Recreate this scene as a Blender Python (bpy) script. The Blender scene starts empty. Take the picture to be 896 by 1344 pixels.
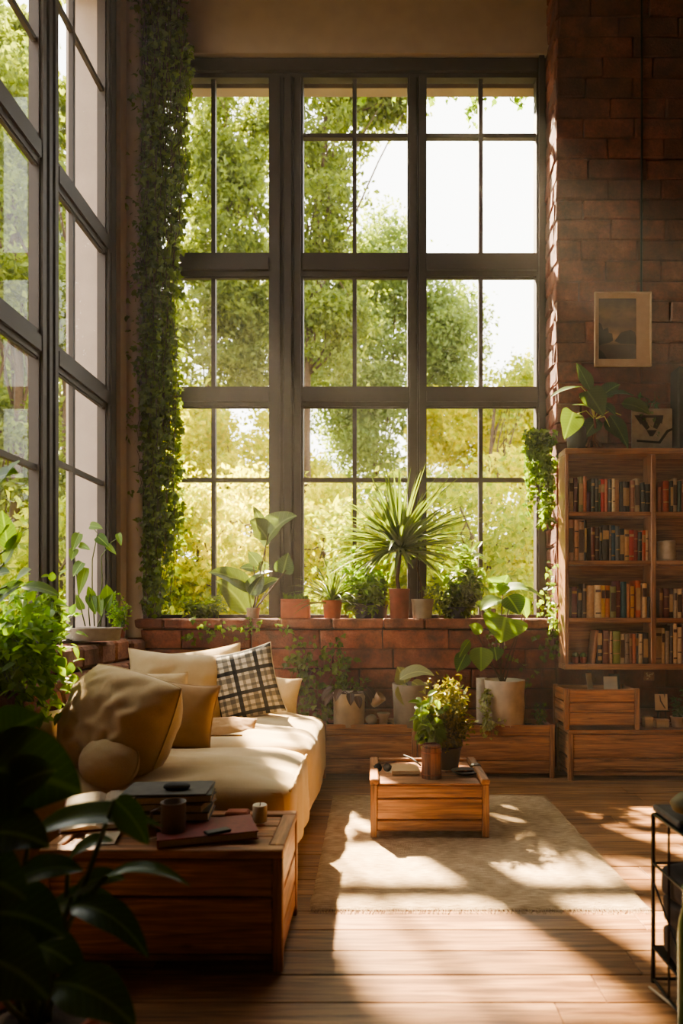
import bpy, math, random
from mathutils import Vector, Matrix, Euler, noise
R = math.radians
PI = math.pi
scene = bpy.context.scene
COL = scene.collection
F = 900.0                      # focal length in pixels of the 896x1344 frame
CX, CY, CH = 488.0, 800.0, 1.25

def P(px, py, d):              # point seen at a pixel, d metres into the room
    return Vector(((px - CX) * d / F, d, CH - (py - CY) * d / F))
def XX(px, d): return (px - CX) * d / F
def ZZ(py, d): return CH - (py - CY) * d / F

# ------------------------------------------------------------------ materials
MATS = {}
def newmat(name):
    m = bpy.data.materials.new(name); m.use_nodes = True
    nt = m.node_tree; nt.nodes.clear()
    out = nt.nodes.new('ShaderNodeOutputMaterial')
    b = nt.nodes.new('ShaderNodeBsdfPrincipled')
    nt.links.new(b.outputs[0], out.inputs[0])
    MATS[name] = m
    return m, nt, b, out
def N(nt, t, **kw):
    n = nt.nodes.new(t)
    for k, v in kw.items():
        if k in n.inputs: n.inputs[k].default_value = v
        else: setattr(n, k, v)
    return n
def L(nt, a, b): nt.links.new(a, b)
def ramp(nt, fac, stops):
    r = nt.nodes.new('ShaderNodeValToRGB')
    e = r.color_ramp.elements
    while len(e) < len(stops): e.new(0.5)
    for i, (p, c) in enumerate(stops):
        e[i].position = p; e[i].color = (c[0], c[1], c[2], 1)
    L(nt, fac, r.inputs[0]); return r
def mixc(nt, fac, a, b, mode='MIX'):
    m = nt.nodes.new('ShaderNodeMix'); m.data_type = 'RGBA'; m.blend_type = mode
    for s, v in ((m.inputs[0], fac), (m.inputs[6], a), (m.inputs[7], b)):
        if hasattr(v, 'links'): L(nt, v, s)
        elif isinstance(v, (int, float)): s.default_value = v
        else: s.default_value = (v[0], v[1], v[2], 1)
    return m.outputs[2]
def S(r, g, b):                # sRGB 0-255 -> linear
    f = lambda c: ((c/255+0.055)/1.055)**2.4 if c/255 > 0.04045 else c/255/12.92
    return (f(r), f(g), f(b))
def bump(nt, b, height, strength=0.3, dist=0.01):
    bp = N(nt, 'ShaderNodeBump', Strength=strength, Distance=dist)
    L(nt, height, bp.inputs['Height']); L(nt, bp.outputs[0], b.inputs['Normal'])

def plain(name, c, rough=0.6, nscale=30, var=0.25, metal=0.0, bstr=0.1, c2=None):
    m, nt, b, o = newmat(name)
    tc = N(nt, 'ShaderNodeTexCoord')
    nz = N(nt, 'ShaderNodeTexNoise', Scale=nscale, Detail=4.0)
    L(nt, tc.outputs['Object'], nz.inputs['Vector'])
    d = c2 or tuple(x*(1-var) for x in c)
    r = ramp(nt, nz.outputs[0], [(0.3, d), (0.7, c)])
    L(nt, r.outputs[0], b.inputs['Base Color'])
    b.inputs['Roughness'].default_value = rough; b.inputs['Metallic'].default_value = metal
    bump(nt, b, nz.outputs[0], bstr, 0.004)
    return m

def wood(name, dark, mid, light, axis='X', scale=1.0, rough=0.42, knots=True, plankvar=0.35):
    m, nt, b, o = newmat(name)
    tc = N(nt, 'ShaderNodeTexCoord'); geo = N(nt, 'ShaderNodeNewGeometry')
    off = N(nt, 'ShaderNodeVectorMath', operation='MULTIPLY_ADD')
    cmb = N(nt, 'ShaderNodeCombineXYZ')
    for i in range(3): L(nt, geo.outputs['Random Per Island'], cmb.inputs[i])
    L(nt, cmb.outputs[0], off.inputs[0]); off.inputs[1].default_value = (7, 13, 11)
    L(nt, tc.outputs['Object'], off.inputs[2])
    sc = [14*scale]*3; sc['XYZ'.index(axis)] = 0.9*scale
    mp = N(nt, 'ShaderNodeMapping'); mp.inputs['Scale'].default_value = sc
    L(nt, off.outputs[0], mp.inputs[0])
    nz = N(nt, 'ShaderNodeTexNoise', Scale=2.2, Detail=7.0, Roughness=0.62, Distortion=1.1)
    L(nt, mp.outputs[0], nz.inputs['Vector'])
    sc2 = [48*scale]*3; sc2['XYZ'.index(axis)] = 2.5*scale
    mp2 = N(nt, 'ShaderNodeMapping'); mp2.inputs['Scale'].default_value = sc2
    L(nt, off.outputs[0], mp2.inputs[0])
    nf = N(nt, 'ShaderNodeTexNoise', Scale=2.0, Detail=3.0)
    L(nt, mp2.outputs[0], nf.inputs['Vector'])
    r = ramp(nt, nz.outputs[0], [(0.34, dark), (0.5, mid), (0.66, light)])
    rf = ramp(nt, nf.outputs[0], [(0.38, (0.6,)*3), (0.56, (1,)*3)])
    c = mixc(nt, 0.85, r.outputs[0], rf.outputs[0], 'MULTIPLY')
    rv = ramp(nt, geo.outputs['Random Per Island'], [(0.0, (1-plankvar, 1-plankvar*1.08, 1-plankvar*1.12)), (1.0, (1.08, 1.04, 1.0))])
    c = mixc(nt, 1.0, c, rv.outputs[0], 'MULTIPLY')
    if knots:
        sk = [7*scale]*3; sk['XYZ'.index(axis)] = 2.6*scale
        mk = N(nt, 'ShaderNodeMapping'); mk.inputs['Scale'].default_value = sk
        L(nt, off.outputs[0], mk.inputs[0])
        vo = N(nt, 'ShaderNodeTexVoronoi', Scale=1.0); L(nt, mk.outputs[0], vo.inputs['Vector'])
        rk = ramp(nt, vo.outputs['Distance'], [(0.03, (0.34, 0.28, 0.24)), (0.09, (1, 1, 1))])
        c = mixc(nt, 0.75, c, rk.outputs[0], 'MULTIPLY')
    L(nt, c, b.inputs['Base Color'])
    b.inputs['Roughness'].default_value = rough
    bump(nt, b, nf.outputs[0], 0.18, 0.003)
    return m

def leafmat(name, dark, light, trans=0.45, rough=0.45, vein=True, tcol=None):
    m, nt, b, o = newmat(name)
    geo = N(nt, 'ShaderNodeNewGeometry')
    r = ramp(nt, geo.outputs['Random Per Island'], [(0.0, dark), (1.0, light)])
    col = r.outputs[0]
    if vein:
        uv = N(nt, 'ShaderNodeTexCoord'); sp = N(nt, 'ShaderNodeSeparateXYZ')
        L(nt, uv.outputs['UV'], sp.inputs[0])
        s = N(nt, 'ShaderNodeMath', operation='SUBTRACT'); L(nt, sp.outputs[0], s.inputs[0]); s.inputs[1].default_value = 0.5
        a = N(nt, 'ShaderNodeMath', operation='ABSOLUTE'); L(nt, s.outputs[0], a.inputs[0])
        # side veins: stripes of (v - 0.6*|u|)
        q = N(nt, 'ShaderNodeMath', operation='MULTIPLY_ADD'); L(nt, a.outputs[0], q.inputs[0]); q.inputs[1].default_value = -0.5; L(nt, sp.outputs[1], q.inputs[2])
        w = N(nt, 'ShaderNodeMath', operation='MULTIPLY'); L(nt, q.outputs[0], w.inputs[0]); w.inputs[1].default_value = 60.0
        sn = N(nt, 'ShaderNodeMath', operation='SINE'); L(nt, w.outputs[0], sn.inputs[0])
        rs = ramp(nt, sn.outputs[0], [(0.86, (0, 0, 0)), (1.0, (0.25,)*3)])
        rm = ramp(nt, a.outputs[0], [(0.015, (0.7,)*3), (0.05, (0, 0, 0))])
        vv = N(nt, 'ShaderNodeMath', operation='MAXIMUM'); L(nt, rs.outputs[0], vv.inputs[0]); L(nt, rm.outputs[0], vv.inputs[1])
        lv = tuple(min(1, x*1.6+0.03) for x in light)
        col = mixc(nt, vv.outputs[0], col, lv)
    L(nt, col, b.inputs['Base Color']); b.inputs['Roughness'].default_value = rough
    b.inputs['Specular IOR Level'].default_value = 0.35
    t = N(nt, 'ShaderNodeBsdfTranslucent')
    tc = mixc(nt, 1.0, col, tcol or (1.7, 1.65, 0.6), 'MULTIPLY')
    L(nt, tc, t.inputs[0])
    mx = N(nt, 'ShaderNodeMixShader'); mx.inputs[0].default_value = trans
    L(nt, b.outputs[0], mx.inputs[1]); L(nt, t.outputs[0], mx.inputs[2]); L(nt, mx.outputs[0], o.inputs[0])
    return m

def brickmat(name, dark, mid, light, rough=0.85):
    m, nt, b, o = newmat(name)
    tc = N(nt, 'ShaderNodeTexCoord'); geo = N(nt, 'ShaderNodeNewGeometry')
    n1 = N(nt, 'ShaderNodeTexNoise', Scale=7.0, Detail=6.0, Roughness=0.65); L(nt, tc.outputs['Object'], n1.inputs['Vector'])
    n2 = N(nt, 'ShaderNodeTexNoise', Scale=55.0, Detail=4.0, Roughness=0.7); L(nt, tc.outputs['Object'], n2.inputs['Vector'])
    r = ramp(nt, n1.outputs[0], [(0.3, dark), (0.55, mid), (0.75, light)])
    rv = ramp(nt, geo.outputs['Random Per Island'], [(0.0, (0.55, 0.5, 0.5)), (0.6, (1, 1, 1)), (1.0, (1.25, 1.15, 1.05))])
    c = mixc(nt, 1.0, r.outputs[0], rv.outputs[0], 'MULTIPLY')
    r2 = ramp(nt, n2.outputs[0], [(0.3, (0.6,)*3), (0.6, (1,)*3)])
    c = mixc(nt, 0.7, c, r2.outputs[0], 'MULTIPLY')
    L(nt, c, b.inputs['Base Color']); b.inputs['Roughness'].default_value = rough
    ad = N(nt, 'ShaderNodeMath', operation='ADD'); L(nt, n1.outputs[0], ad.inputs[0]); L(nt, n2.outputs[0], ad.inputs[1])
    bump(nt, b, ad.outputs[0], 0.7, 0.012)
    return m

def fabric(name, c, c2, scale=1.0, rough=0.95):
    m, nt, b, o = newmat(name)
    tc = N(nt, 'ShaderNodeTexCoord')
    n1 = N(nt, 'ShaderNodeTexNoise', Scale=5.0*scale, Detail=5.0); L(nt, tc.outputs['Object'], n1.inputs['Vector'])
    n2 = N(nt, 'ShaderNodeTexNoise', Scale=320.0, Detail=2.0); L(nt, tc.outputs['Object'], n2.inputs['Vector'])
    r = ramp(nt, n1.outputs[0], [(0.3, c2), (0.7, c)])
    r2 = ramp(nt, n2.outputs[0], [(0.35, (0.78,)*3), (0.6, (1,)*3)])
    cc = mixc(nt, 0.6, r.outputs[0], r2.outputs[0], 'MULTIPLY')
    L(nt, cc, b.inputs['Base Color']); b.inputs['Roughness'].default_value = rough
    b.inputs['Sheen Weight'].default_value = 0.15
    b.inputs['Specular IOR Level'].default_value = 0.15
    bump(nt, b, n2.outputs[0], 0.25, 0.002)
    return m

def plaidmat():
    m, nt, b, o = newmat('plaid_cloth')
    uv = N(nt, 'ShaderNodeTexCoord'); sp = N(nt, 'ShaderNodeSeparateXYZ'); L(nt, uv.outputs['UV'], sp.inputs[0])
    nz = N(nt, 'ShaderNodeTexNoise', Scale=40.0, Detail=3.0); L(nt, uv.outputs['UV'], nz.inputs['Vector'])
    facs = []
    for i, ph in ((0, 0.0), (1, 0.3)):
        w = N(nt, 'ShaderNodeMath', operation='MULTIPLY_ADD'); L(nt, sp.outputs[i], w.inputs[0]); w.inputs[1].default_value = 3.3; w.inputs[2].default_value = ph
        fr = N(nt, 'ShaderNodeMath', operation='FRACT'); L(nt, w.outputs[0], fr.inputs[0])
        rr = nt.nodes.new('ShaderNodeValToRGB'); rr.color_ramp.interpolation = 'CONSTANT'
        e = rr.color_ramp.elements
        st = [(0, 0), (0.08, 0.6), (0.30, 0.0), (0.42, 0.95), (0.60, 0.0), (0.76, 0.55), (0.88, 0.0)]
        while len(e) < len(st): e.new(0.5)
        for k, (p, v) in enumerate(st): e[k].position = p; e[k].color = (v, v, v, 1)
        L(nt, fr.outputs[0], rr.inputs[0]); facs.append(rr.outputs[0])
    c = mixc(nt, facs[0], S(222, 208, 182), S(38, 40, 44))
    c = mixc(nt, facs[1], c, S(34, 36, 40))
    r2 = ramp(nt, nz.outputs[0], [(0.3, (0.75,)*3), (0.65, (1,)*3)])
    c = mixc(nt, 0.6, c, r2.outputs[0], 'MULTIPLY')
    L(nt, c, b.inputs['Base Color']); b.inputs['Roughness'].default_value = 0.95
    b.inputs['Specular IOR Level'].default_value = 0.15
    n2 = N(nt, 'ShaderNodeTexNoise', Scale=320.0, Detail=2.0); L(nt, uv.outputs['Object'], n2.inputs['Vector'])
    bump(nt, b, n2.outputs[0], 0.25, 0.002)

def glassmat(name='window_glass', tint=(0.97, 0.985, 0.97)):
    m, nt, b, o = newmat(name)
    nt.nodes.remove(b)
    tr = N(nt, 'ShaderNodeBsdfTransparent'); tr.inputs[0].default_value = (*tint, 1)
    gl = N(nt, 'ShaderNodeBsdfGlossy', Roughness=0.02); gl.inputs[0].default_value = (1, 1, 1, 1)
    ge = N(nt, 'ShaderNodeNewGeometry'); dt = N(nt, 'ShaderNodeVectorMath', operation='DOT_PRODUCT')
    L(nt, ge.outputs['Incoming'], dt.inputs[0]); L(nt, ge.outputs['Normal'], dt.inputs[1])
    ab = N(nt, 'ShaderNodeMath', operation='ABSOLUTE'); L(nt, dt.outputs['Value'], ab.inputs[0])
    om = N(nt, 'ShaderNodeMath', operation='SUBTRACT'); om.inputs[0].default_value = 1.0; L(nt, ab.outputs[0], om.inputs[1])
    pw = N(nt, 'ShaderNodeMath', operation='POWER'); L(nt, om.outputs[0], pw.inputs[0]); pw.inputs[1].default_value = 5.0
    fr = N(nt, 'ShaderNodeMath', operation='MULTIPLY_ADD'); L(nt, pw.outputs[0], fr.inputs[0]); fr.inputs[1].default_value = 0.5; fr.inputs[2].default_value = 0.012
    mx = N(nt, 'ShaderNodeMixShader'); L(nt, fr.outputs[0], mx.inputs[0]); L(nt, tr.outputs[0], mx.inputs[1]); L(nt, gl.outputs[0], mx.inputs[2])
    L(nt, mx.outputs[0], o.inputs[0])

WD, WM, WL_ = S(116, 76, 48), S(168, 114, 74), S(196, 142, 98)
for ax in 'XYZ': wood('oak_'+ax, WD, WM, WL_, ax)
for ax in 'XYZ': wood('case_'+ax, S(120, 82, 58), S(152, 108, 78), S(172, 128, 94), ax, knots=False, plankvar=0.12)
wood('bark_wood', S(70, 40, 26), S(120, 72, 46), S(150, 96, 66), 'Z', 1.6, rough=0.8)
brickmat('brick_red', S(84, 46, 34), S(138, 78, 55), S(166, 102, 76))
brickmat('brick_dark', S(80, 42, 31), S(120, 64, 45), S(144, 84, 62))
brickmat('brick_old', S(96, 58, 42), S(150, 98, 72), S(186, 140, 110))
plain('mortar', S(70, 48, 38), 0.95, 40, 0.4, bstr=0.5)
plain('plaster', S(172, 154, 144), 0.9, 6, 0.12, bstr=0.15)
plain('interior_paint', S(112, 92, 78), 0.9, 6, 0.12)
plain('concrete', S(224, 212, 190), 0.9, 5, 0.38, bstr=0.5)
plain('window_metal', S(54, 40, 32), 0.62, 8, 0.2, bstr=0.05)
plain('black_metal', S(26, 23, 21), 0.4, 20, 0.2, metal=0.6)
plain('terracotta', S(168, 92, 62), 0.85, 14, 0.3, bstr=0.3)
plain('terracotta_dark', S(132, 66, 44), 0.85, 14, 0.35, bstr=0.3)
plain('white_stone', S(206, 190, 168), 0.9, 11, 0.35, bstr=0.6)
plain('grey_stone', S(150, 138, 122), 0.9, 11, 0.35, bstr=0.6)
plain('grey_clay', S(168, 156, 140), 0.85, 18, 0.3, bstr=0.4)
plain('soil', S(44, 30, 20), 1.0, 60, 0.5, bstr=1.0)
plain('dark_pot', S(40, 34, 30), 0.6, 14, 0.3)
plain('dark_cloth', S(58, 54, 50), 0.95, 30, 0.3, bstr=0.3)
plain('grey_slate', S(92, 88, 80), 0.8, 20, 0.3, bstr=0.4)
plain('olive_stone', S(126, 118, 84), 0.8, 18, 0.3, bstr=0.3)
plain('print_mat', S(188, 160, 130), 0.9, 25, 0.1)
plain('paper', S(212, 196, 168), 0.9, 25, 0.12)
plain('page_edges', S(196, 176, 140), 0.95, 200, 0.25)
plain('white_card', S(206, 188, 160), 0.9, 15, 0.1)
plain('black_card', S(24, 22, 21), 0.8, 15, 0.2)
plain('stem_green', S(86, 104, 44), 0.6, 30, 0.3)
plain('stem_brown', S(84, 60, 38), 0.85, 40, 0.4, bstr=0.5)
plain('tree_bark', S(88, 68, 50), 0.95, 12, 0.45, bstr=0.9)
plain('candle_wax', S(226, 206, 170), 0.5, 20, 0.08)
plain('red_cover', S(120, 42, 32), 0.6, 25, 0.25)
plain('dark_glass_bottle', S(92, 112, 62), 0.2, 10, 0.2)
plain('grass', S(104, 98, 66), 0.95, 1.5, 0.35)
plain('mushroom_clay', S(170, 142, 116), 0.8, 16, 0.3, bstr=0.3)
fabric('linen', S(206, 178, 134), S(190, 160, 116))
fabric('linen_brown', S(176, 140, 98), S(158, 122, 82))
fabric('linen_pale', S(212, 188, 146), S(196, 168, 126))
plaidmat(); glassmat()
leafmat('ivy_leaf', S(60, 76, 32), S(106, 122, 52), 0.5, vein=False)
leafmat('vine_leaf', S(70, 96, 34), S(120, 146, 60), 0.5, vein=False)
leafmat('herb_leaf', S(86, 122, 34), S(136, 166, 58), 0.5, vein=False)
leafmat('broad_leaf', S(48, 72, 36), S(84, 104, 52), 0.25)
leafmat('paddle_leaf', S(54, 74, 40), S(92, 108, 60), 0.25)
leafmat('bright_leaf', S(66, 98, 34), S(110, 138, 54), 0.42)
leafmat('dark_leaf', S(44, 74, 46), S(72, 104, 58), 0.24, 0.34)
leafmat('strap_leaf', S(52, 72, 32), S(96, 112, 52), 0.35)
leafmat('maroon_leaf', S(52, 34, 30), S(86, 62, 50), 0.3)
leafmat('pale_leaf', S(128, 136, 92), S(168, 170, 122), 0.4)
leafmat('gold_leaf', S(62, 74, 26), S(142, 132, 50), 0.35, vein=False)
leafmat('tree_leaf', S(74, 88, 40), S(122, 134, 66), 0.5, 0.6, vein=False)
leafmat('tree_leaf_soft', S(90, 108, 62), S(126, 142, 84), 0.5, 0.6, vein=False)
leafmat('tree_leaf_yellow', S(146, 158, 27), S(212, 202, 47), 0.55, 0.6, vein=False, tcol=(1.5, 1.45, 0.4))
leafmat('bush_leaf', S(108, 130, 40), S(172, 174, 54), 0.5, 0.6, vein=False)

# ------------------------------------------------------------------ mesh builder
class MB:
    def __init__(s): s.v = []; s.f = []; s.mi = []; s.uv = []; s.cur = 0
    def mat(s, i): s.cur = i; return s
    def add(s, verts, faces, uvs=None):
        o = len(s.v); s.v.extend([tuple(v) for v in verts])
        s.uv.extend(uvs if uvs else [(0.5, 0.5)]*len(verts))
        for f in faces: s.f.append([i+o for i in f]); s.mi.append(s.cur)
        return s
    def box(s, x0, x1, y0, y1, z0, z1, M=None, bev=0.0):
        if bev > 0:
            b = min(bev, (x1-x0)*.45, (y1-y0)*.45, (z1-z0)*.45)
            v = []
            X = (x0, x1); Y = (y0, y1); Z = (z0, z1)
            idx = {}
            for i in range(2):
                for j in range(2):
                    for k in range(2):
                        sx, sy, sz = (1, -1)[i], (1, -1)[j], (1, -1)[k]
                        idx[i, j, k, 0] = len(v); v.append((X[i], Y[j]+sy*b, Z[k]+sz*b))
                        idx[i, j, k, 1] = len(v); v.append((X[i]+sx*b, Y[j], Z[k]+sz*b))
                        idx[i, j, k, 2] = len(v); v.append((X[i]+sx*b, Y[j]+sy*b, Z[k]))
            f = []
            for a in range(2):
                q = [(a, 0, 0), (a, 1, 0), (a, 1, 1), (a, 0, 1)]; f.append([idx[p+(0,)] for p in (q if a else q[::-1])])
                q = [(0, a, 0), (0, a, 1), (1, a, 1), (1, a, 0)]; f.append([idx[p+(1,)] for p in (q if a else q[::-1])])
                q = [(0, 0, a), (1, 0, a), (1, 1, a), (0, 1, a)]; f.append([idx[p+(2,)] for p in (q if a else q[::-1])])
            for a in range(2):
                for c in range(2):
                    f.append([idx[a, c, 0, 0], idx[a, c, 1, 0], idx[a, c, 1, 1], idx[a, c, 0, 1]])
                    f.append([idx[a, 0, c, 0], idx[a, 1, c, 0], idx[a, 1, c, 2], idx[a, 0, c, 2]])
                    f.append([idx[0, a, c, 1], idx[1, a, c, 1], idx[1, a, c, 2], idx[0, a, c, 2]])
            for i in range(2):
                for j in range(2):
                    for k in range(2): f.append([idx[i, j, k, 0], idx[i, j, k, 1], idx[i, j, k, 2]])
        else:
            v = [(x0, y0, z0), (x1, y0, z0), (x1, y1, z0), (x0, y1, z0), (x0, y0, z1), (x1, y0, z1), (x1, y1, z1), (x0, y1, z1)]
            f = [(0, 3, 2, 1), (4, 5, 6, 7), (0, 1, 5, 4), (1, 2, 6, 5), (2, 3, 7, 6), (3, 0, 4, 7)]
        if M is not None: v = [M @ Vector(p) for p in v]
        return s.add(v, f)
    def tube(s, pts, r0, r1=None, n=6, cap=True):
        r1 = r0 if r1 is None else r1
        pts = [Vector(p) for p in pts]; m = len(pts); rings = []
        side = None
        for i, p in enumerate(pts):
            t = (pts[min(i+1, m-1)] - pts[max(i-1, 0)])
            if t.length < 1e-9: t = Vector((0, 0, 1))
            t.normalize()
            if side is None: side = t.orthogonal().normalized()
            side = (side - t*side.dot(t))
            side = side.normalized() if side.length > 1e-6 else t.orthogonal().normalized()
            up = t.cross(side)
            r = r0[i] if isinstance(r0, (list, tuple)) else r0 + (r1-r0)*i/max(1, m-1)
            rings.append([p + side*(math.cos(2*PI*k/n)*r) + up*(math.sin(2*PI*k/n)*r) for k in range(n)])
        v = [q for rg in rings for q in rg]
        f = [(i*n+k, i*n+(k+1) % n, (i+1)*n+(k+1) % n, (i+1)*n+k) for i in range(m-1) for k in range(n)]
        if cap: f += [tuple(range(n-1, -1, -1)), tuple((m-1)*n+k for k in range(n))]
        return s.add(v, f)
    def lathe(s, prof, c, n=24, wob=0.0, seed=0, M=None):
        v = []; m = len(prof); c = Vector(c)
        for i, (r, z) in enumerate(prof):
            for k in range(n):
                a = 2*PI*k/n
                q = 1 + wob*noise.noise(Vector((math.cos(a)*1.5+seed, math.sin(a)*1.5, z*8)))
                p = Vector((math.cos(a)*r*q, math.sin(a)*r*q, z))
                if M is not None: p = M @ p
                v.append(c + p)
        f = [(i*n+k, i*n+(k+1) % n, (i+1)*n+(k+1) % n, (i+1)*n+k) for i in range(m-1) for k in range(n)]
        return s.add(v, f)
    def leaf4(s, c, d, nrm, l, w, fold=0.25):      # small folded leaf, one island
        d = d.normalized(); sd = d.cross(nrm)
        if sd.length < 1e-5: sd = d.orthogonal()
        sd.normalize(); up = sd.cross(d)
        a = c; b = c + d*l*0.45 + sd*w*0.5 + up*w*fold; e = c + d*l; g = c + d*l*0.45 - sd*w*0.5 + up*w*fold
        return s.add([a, b, e, g], [(0, 1, 2), (0, 2, 3)], [(.5, 0), (1, .5), (.5, 1), (0, .5)])
    def leaf5(s, c, d, nrm, l, w):                  # lobed ivy leaf
        d = d.normalized(); sd = d.cross(nrm)
        if sd.length < 1e-5: sd = d.orthogonal()
        sd.normalize(); up = sd.cross(d)
        pr = [(0, 0), (.42, .12), (.5, .42), (.27, .5), (.17, .72), (0, 1), (-.17, .72), (-.27, .5), (-.5, .42), (-.42, .12)]
        v = [c + d*(y*l) + sd*(x*w) + up*(abs(x)*w*0.25) for x, y in pr]
        return s.add(v, [(0, 1, 2, 3), (0, 3, 4, 5), (0, 5, 6, 7), (0, 7, 8, 9)], [(x+.5, y) for x, y in pr])
    def leaf(s, base, d, l, w, up=Vector((0, 0, 1)), droop=0.3, shape='ovate', fold=0.15, n=12, wave=0.0, curl=0.0):
        d = Vector(d).normalized(); p = Vector(base); v = []; uv = []; seed = random.random()*50
        seg = l/n; sd = d.cross(up)
        if sd.length < 1e-4: sd = d.orthogonal()
        sd.normalize()
        for i in range(n+1):
            t = i/n
            if shape == 'ovate': ww = math.sin(PI*min(1, t**0.72))**0.85
            elif shape == 'lance': ww = math.sin(PI*t**0.6)**1.0
            elif shape == 'obovate': ww = math.sin(PI*t**1.35)**0.8*1.0 + 0.10*(1-t)*math.sin(PI*t)
            elif shape == 'heart': ww = (math.sin(PI*min(1, (t*0.93+0.07)**0.55)))**0.8 if t < 1 else 0
            else: ww = min(1, t*9+0.45)*(1-t**2.2)**0.9
            ww = max(ww, 0.0)*w*0.5
            nn = sd.cross(d).normalized()
            for j in (-2, -1, 0, 1, 2):
                u = j/2
                q = p + sd*(u*ww) + nn*(abs(u)*fold*ww*2 - curl*ww*u*u*1.5)
                if wave and abs(j) == 2: q = q + nn*(wave*w*math.sin(t*14+seed+j))
                v.append(q); uv.append((0.5+u*0.5*(ww/(w*0.5+1e-9)), t))
            p = p + d*seg
            d = (d + Vector((0, 0, -1))*(droop/n*1.6)).normalized()
            sd = (sd - d*sd.dot(d)).normalized()
        f = [(i*5+j, i*5+j+1, (i+1)*5+j+1, (i+1)*5+j) for i in range(n) for j in range(4)]
        return s.add(v, f, uv)
    def blob(s, c, r, M=None, n=10, m=14, pw=2.0, wob=0.0, seed=0):
        v = []
        for i in range(n+1):
            th = PI*i/n
            for k in range(m):
                a = 2*PI*k/m
                q = Vector((math.sin(th)*math.cos(a), math.sin(th)*math.sin(a), math.cos(th)))
                if pw != 2.0:
                    q = q / (abs(q.x)**pw+abs(q.y)**pw+abs(q.z)**pw)**(1/pw)
                if wob: q = q*(1+wob*noise.noise(q*1.7+Vector((seed, 0, 0))))
                q = Vector((q.x*r[0], q.y*r[1], q.z*r[2]))
                if M is not None: q = M @ q
                v.append(Vector(c)+q)
        f = [(i*m+k, (i+1)*m+k, (i+1)*m+(k+1) % m, i*m+(k+1) % m) for i in range(n) for k in range(m)]
        return s.add(v, f)
    def build(s, name, mats, parent=None, loc=None, smooth=False):
        org = Vector((0, 0, 0))
        q = parent
        while q is not None: org = org + q.location; q = q.parent
        if loc is not None: org = org + Vector(loc)
        me = bpy.data.meshes.new(name)
        ox, oy, oz = org
        me.from_pydata([(a-ox, b-oy, c-oz) for a, b, c in s.v], [], s.f)
        mats = mats if isinstance(mats, (list, tuple)) else [mats]
        for mm in mats: me.materials.append(MATS[mm])
        if len(mats) > 1: me.polygons.foreach_set('material_index', s.mi)
        uvl = me.uv_layers.new(name='UVMap')
        li = [0]*len(me.loops); me.loops.foreach_get('vertex_index', li)
        flat = []
        for i in li: flat.extend(s.uv[i])
        uvl.data.foreach_set('uv', flat)
        if smooth: me.polygons.foreach_set('use_smooth', [True]*len(me.polygons))
        me.validate(); me.update()
        ob = bpy.data.objects.new(name, me); COL.objects.link(ob)
        if parent is not None: ob.parent = parent
        if loc is not None: ob.location = loc
        return ob

def thing(name, label, cat, loc, group=None):
    o = bpy.data.objects.new(name, None); COL.objects.link(o); o.location = loc
    o.empty_display_size = 0.05
    return tag(o, label, cat, group)
def tag(o, label, cat, group=None, kind=None):
    o['label'] = label; o['category'] = cat
    if group: o['group'] = group
    if kind: o['kind'] = kind
    return o
def struct(o, label=None):
    o['kind'] = 'structure'
    if label: o['label'] = label
    return o
def rv(a=1.0): return Vector((random.uniform(-a, a), random.uniform(-a, a), random.uniform(-a, a)))

plain('bronze', S(104, 84, 66), 0.5, 16, 0.3)
SKY, SUN, SUNAZ, SUNEL, EXPO, LOOK = 2.9, 38.0, 25.6, 44.8, 1.08, "AgX - Medium High Contrast"
HAZE = 0.0065
# ================================================================== ROOM SHELL
random.seed(4)
YW = 5.42          # room face of the brick wall under the back window
YG = 5.70          # room face of the back window frame
XP = 1.45          # left return of the brick pier
YP = 5.39          # room face of the brick pier
XL = -1.95         # room face of the left window frame
ZTOP = 6.7
SILL = 1.178

def st(o, label, cat):
    o['kind'] = 'structure'; o['label'] = label; o['category'] = cat; return o

# floor: long oak boards running across the room
m = MB()
y = -2.6
while y < 5.8:
    w = 0.165; x = -2.3 - random.random()*1.5
    while x < 4.2:
        l = random.uniform(1.5, 2.6)
        m.box(x, x+l-0.0025, y, y+w-0.0035, -0.04, random.uniform(-0.0012, 0), bev=0.0018)
        x += l
    y += w
wood('floor_oak', S(116, 82, 54), S(162, 120, 82), S(192, 150, 106), 'X', 0.75, rough=0.38, knots=True, plankvar=0.42)
fl = m.build('floor', 'floor_oak'); st(fl, 'brown oak plank floor running across the room', 'floor')
m = MB(); m.box(-2.3, 4.2, -2.6, 6.0, -0.12, -0.045); sb = m.build('trim_1', 'soil'); st(sb, 'dark sub-floor under the oak planks', 'floor')

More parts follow.
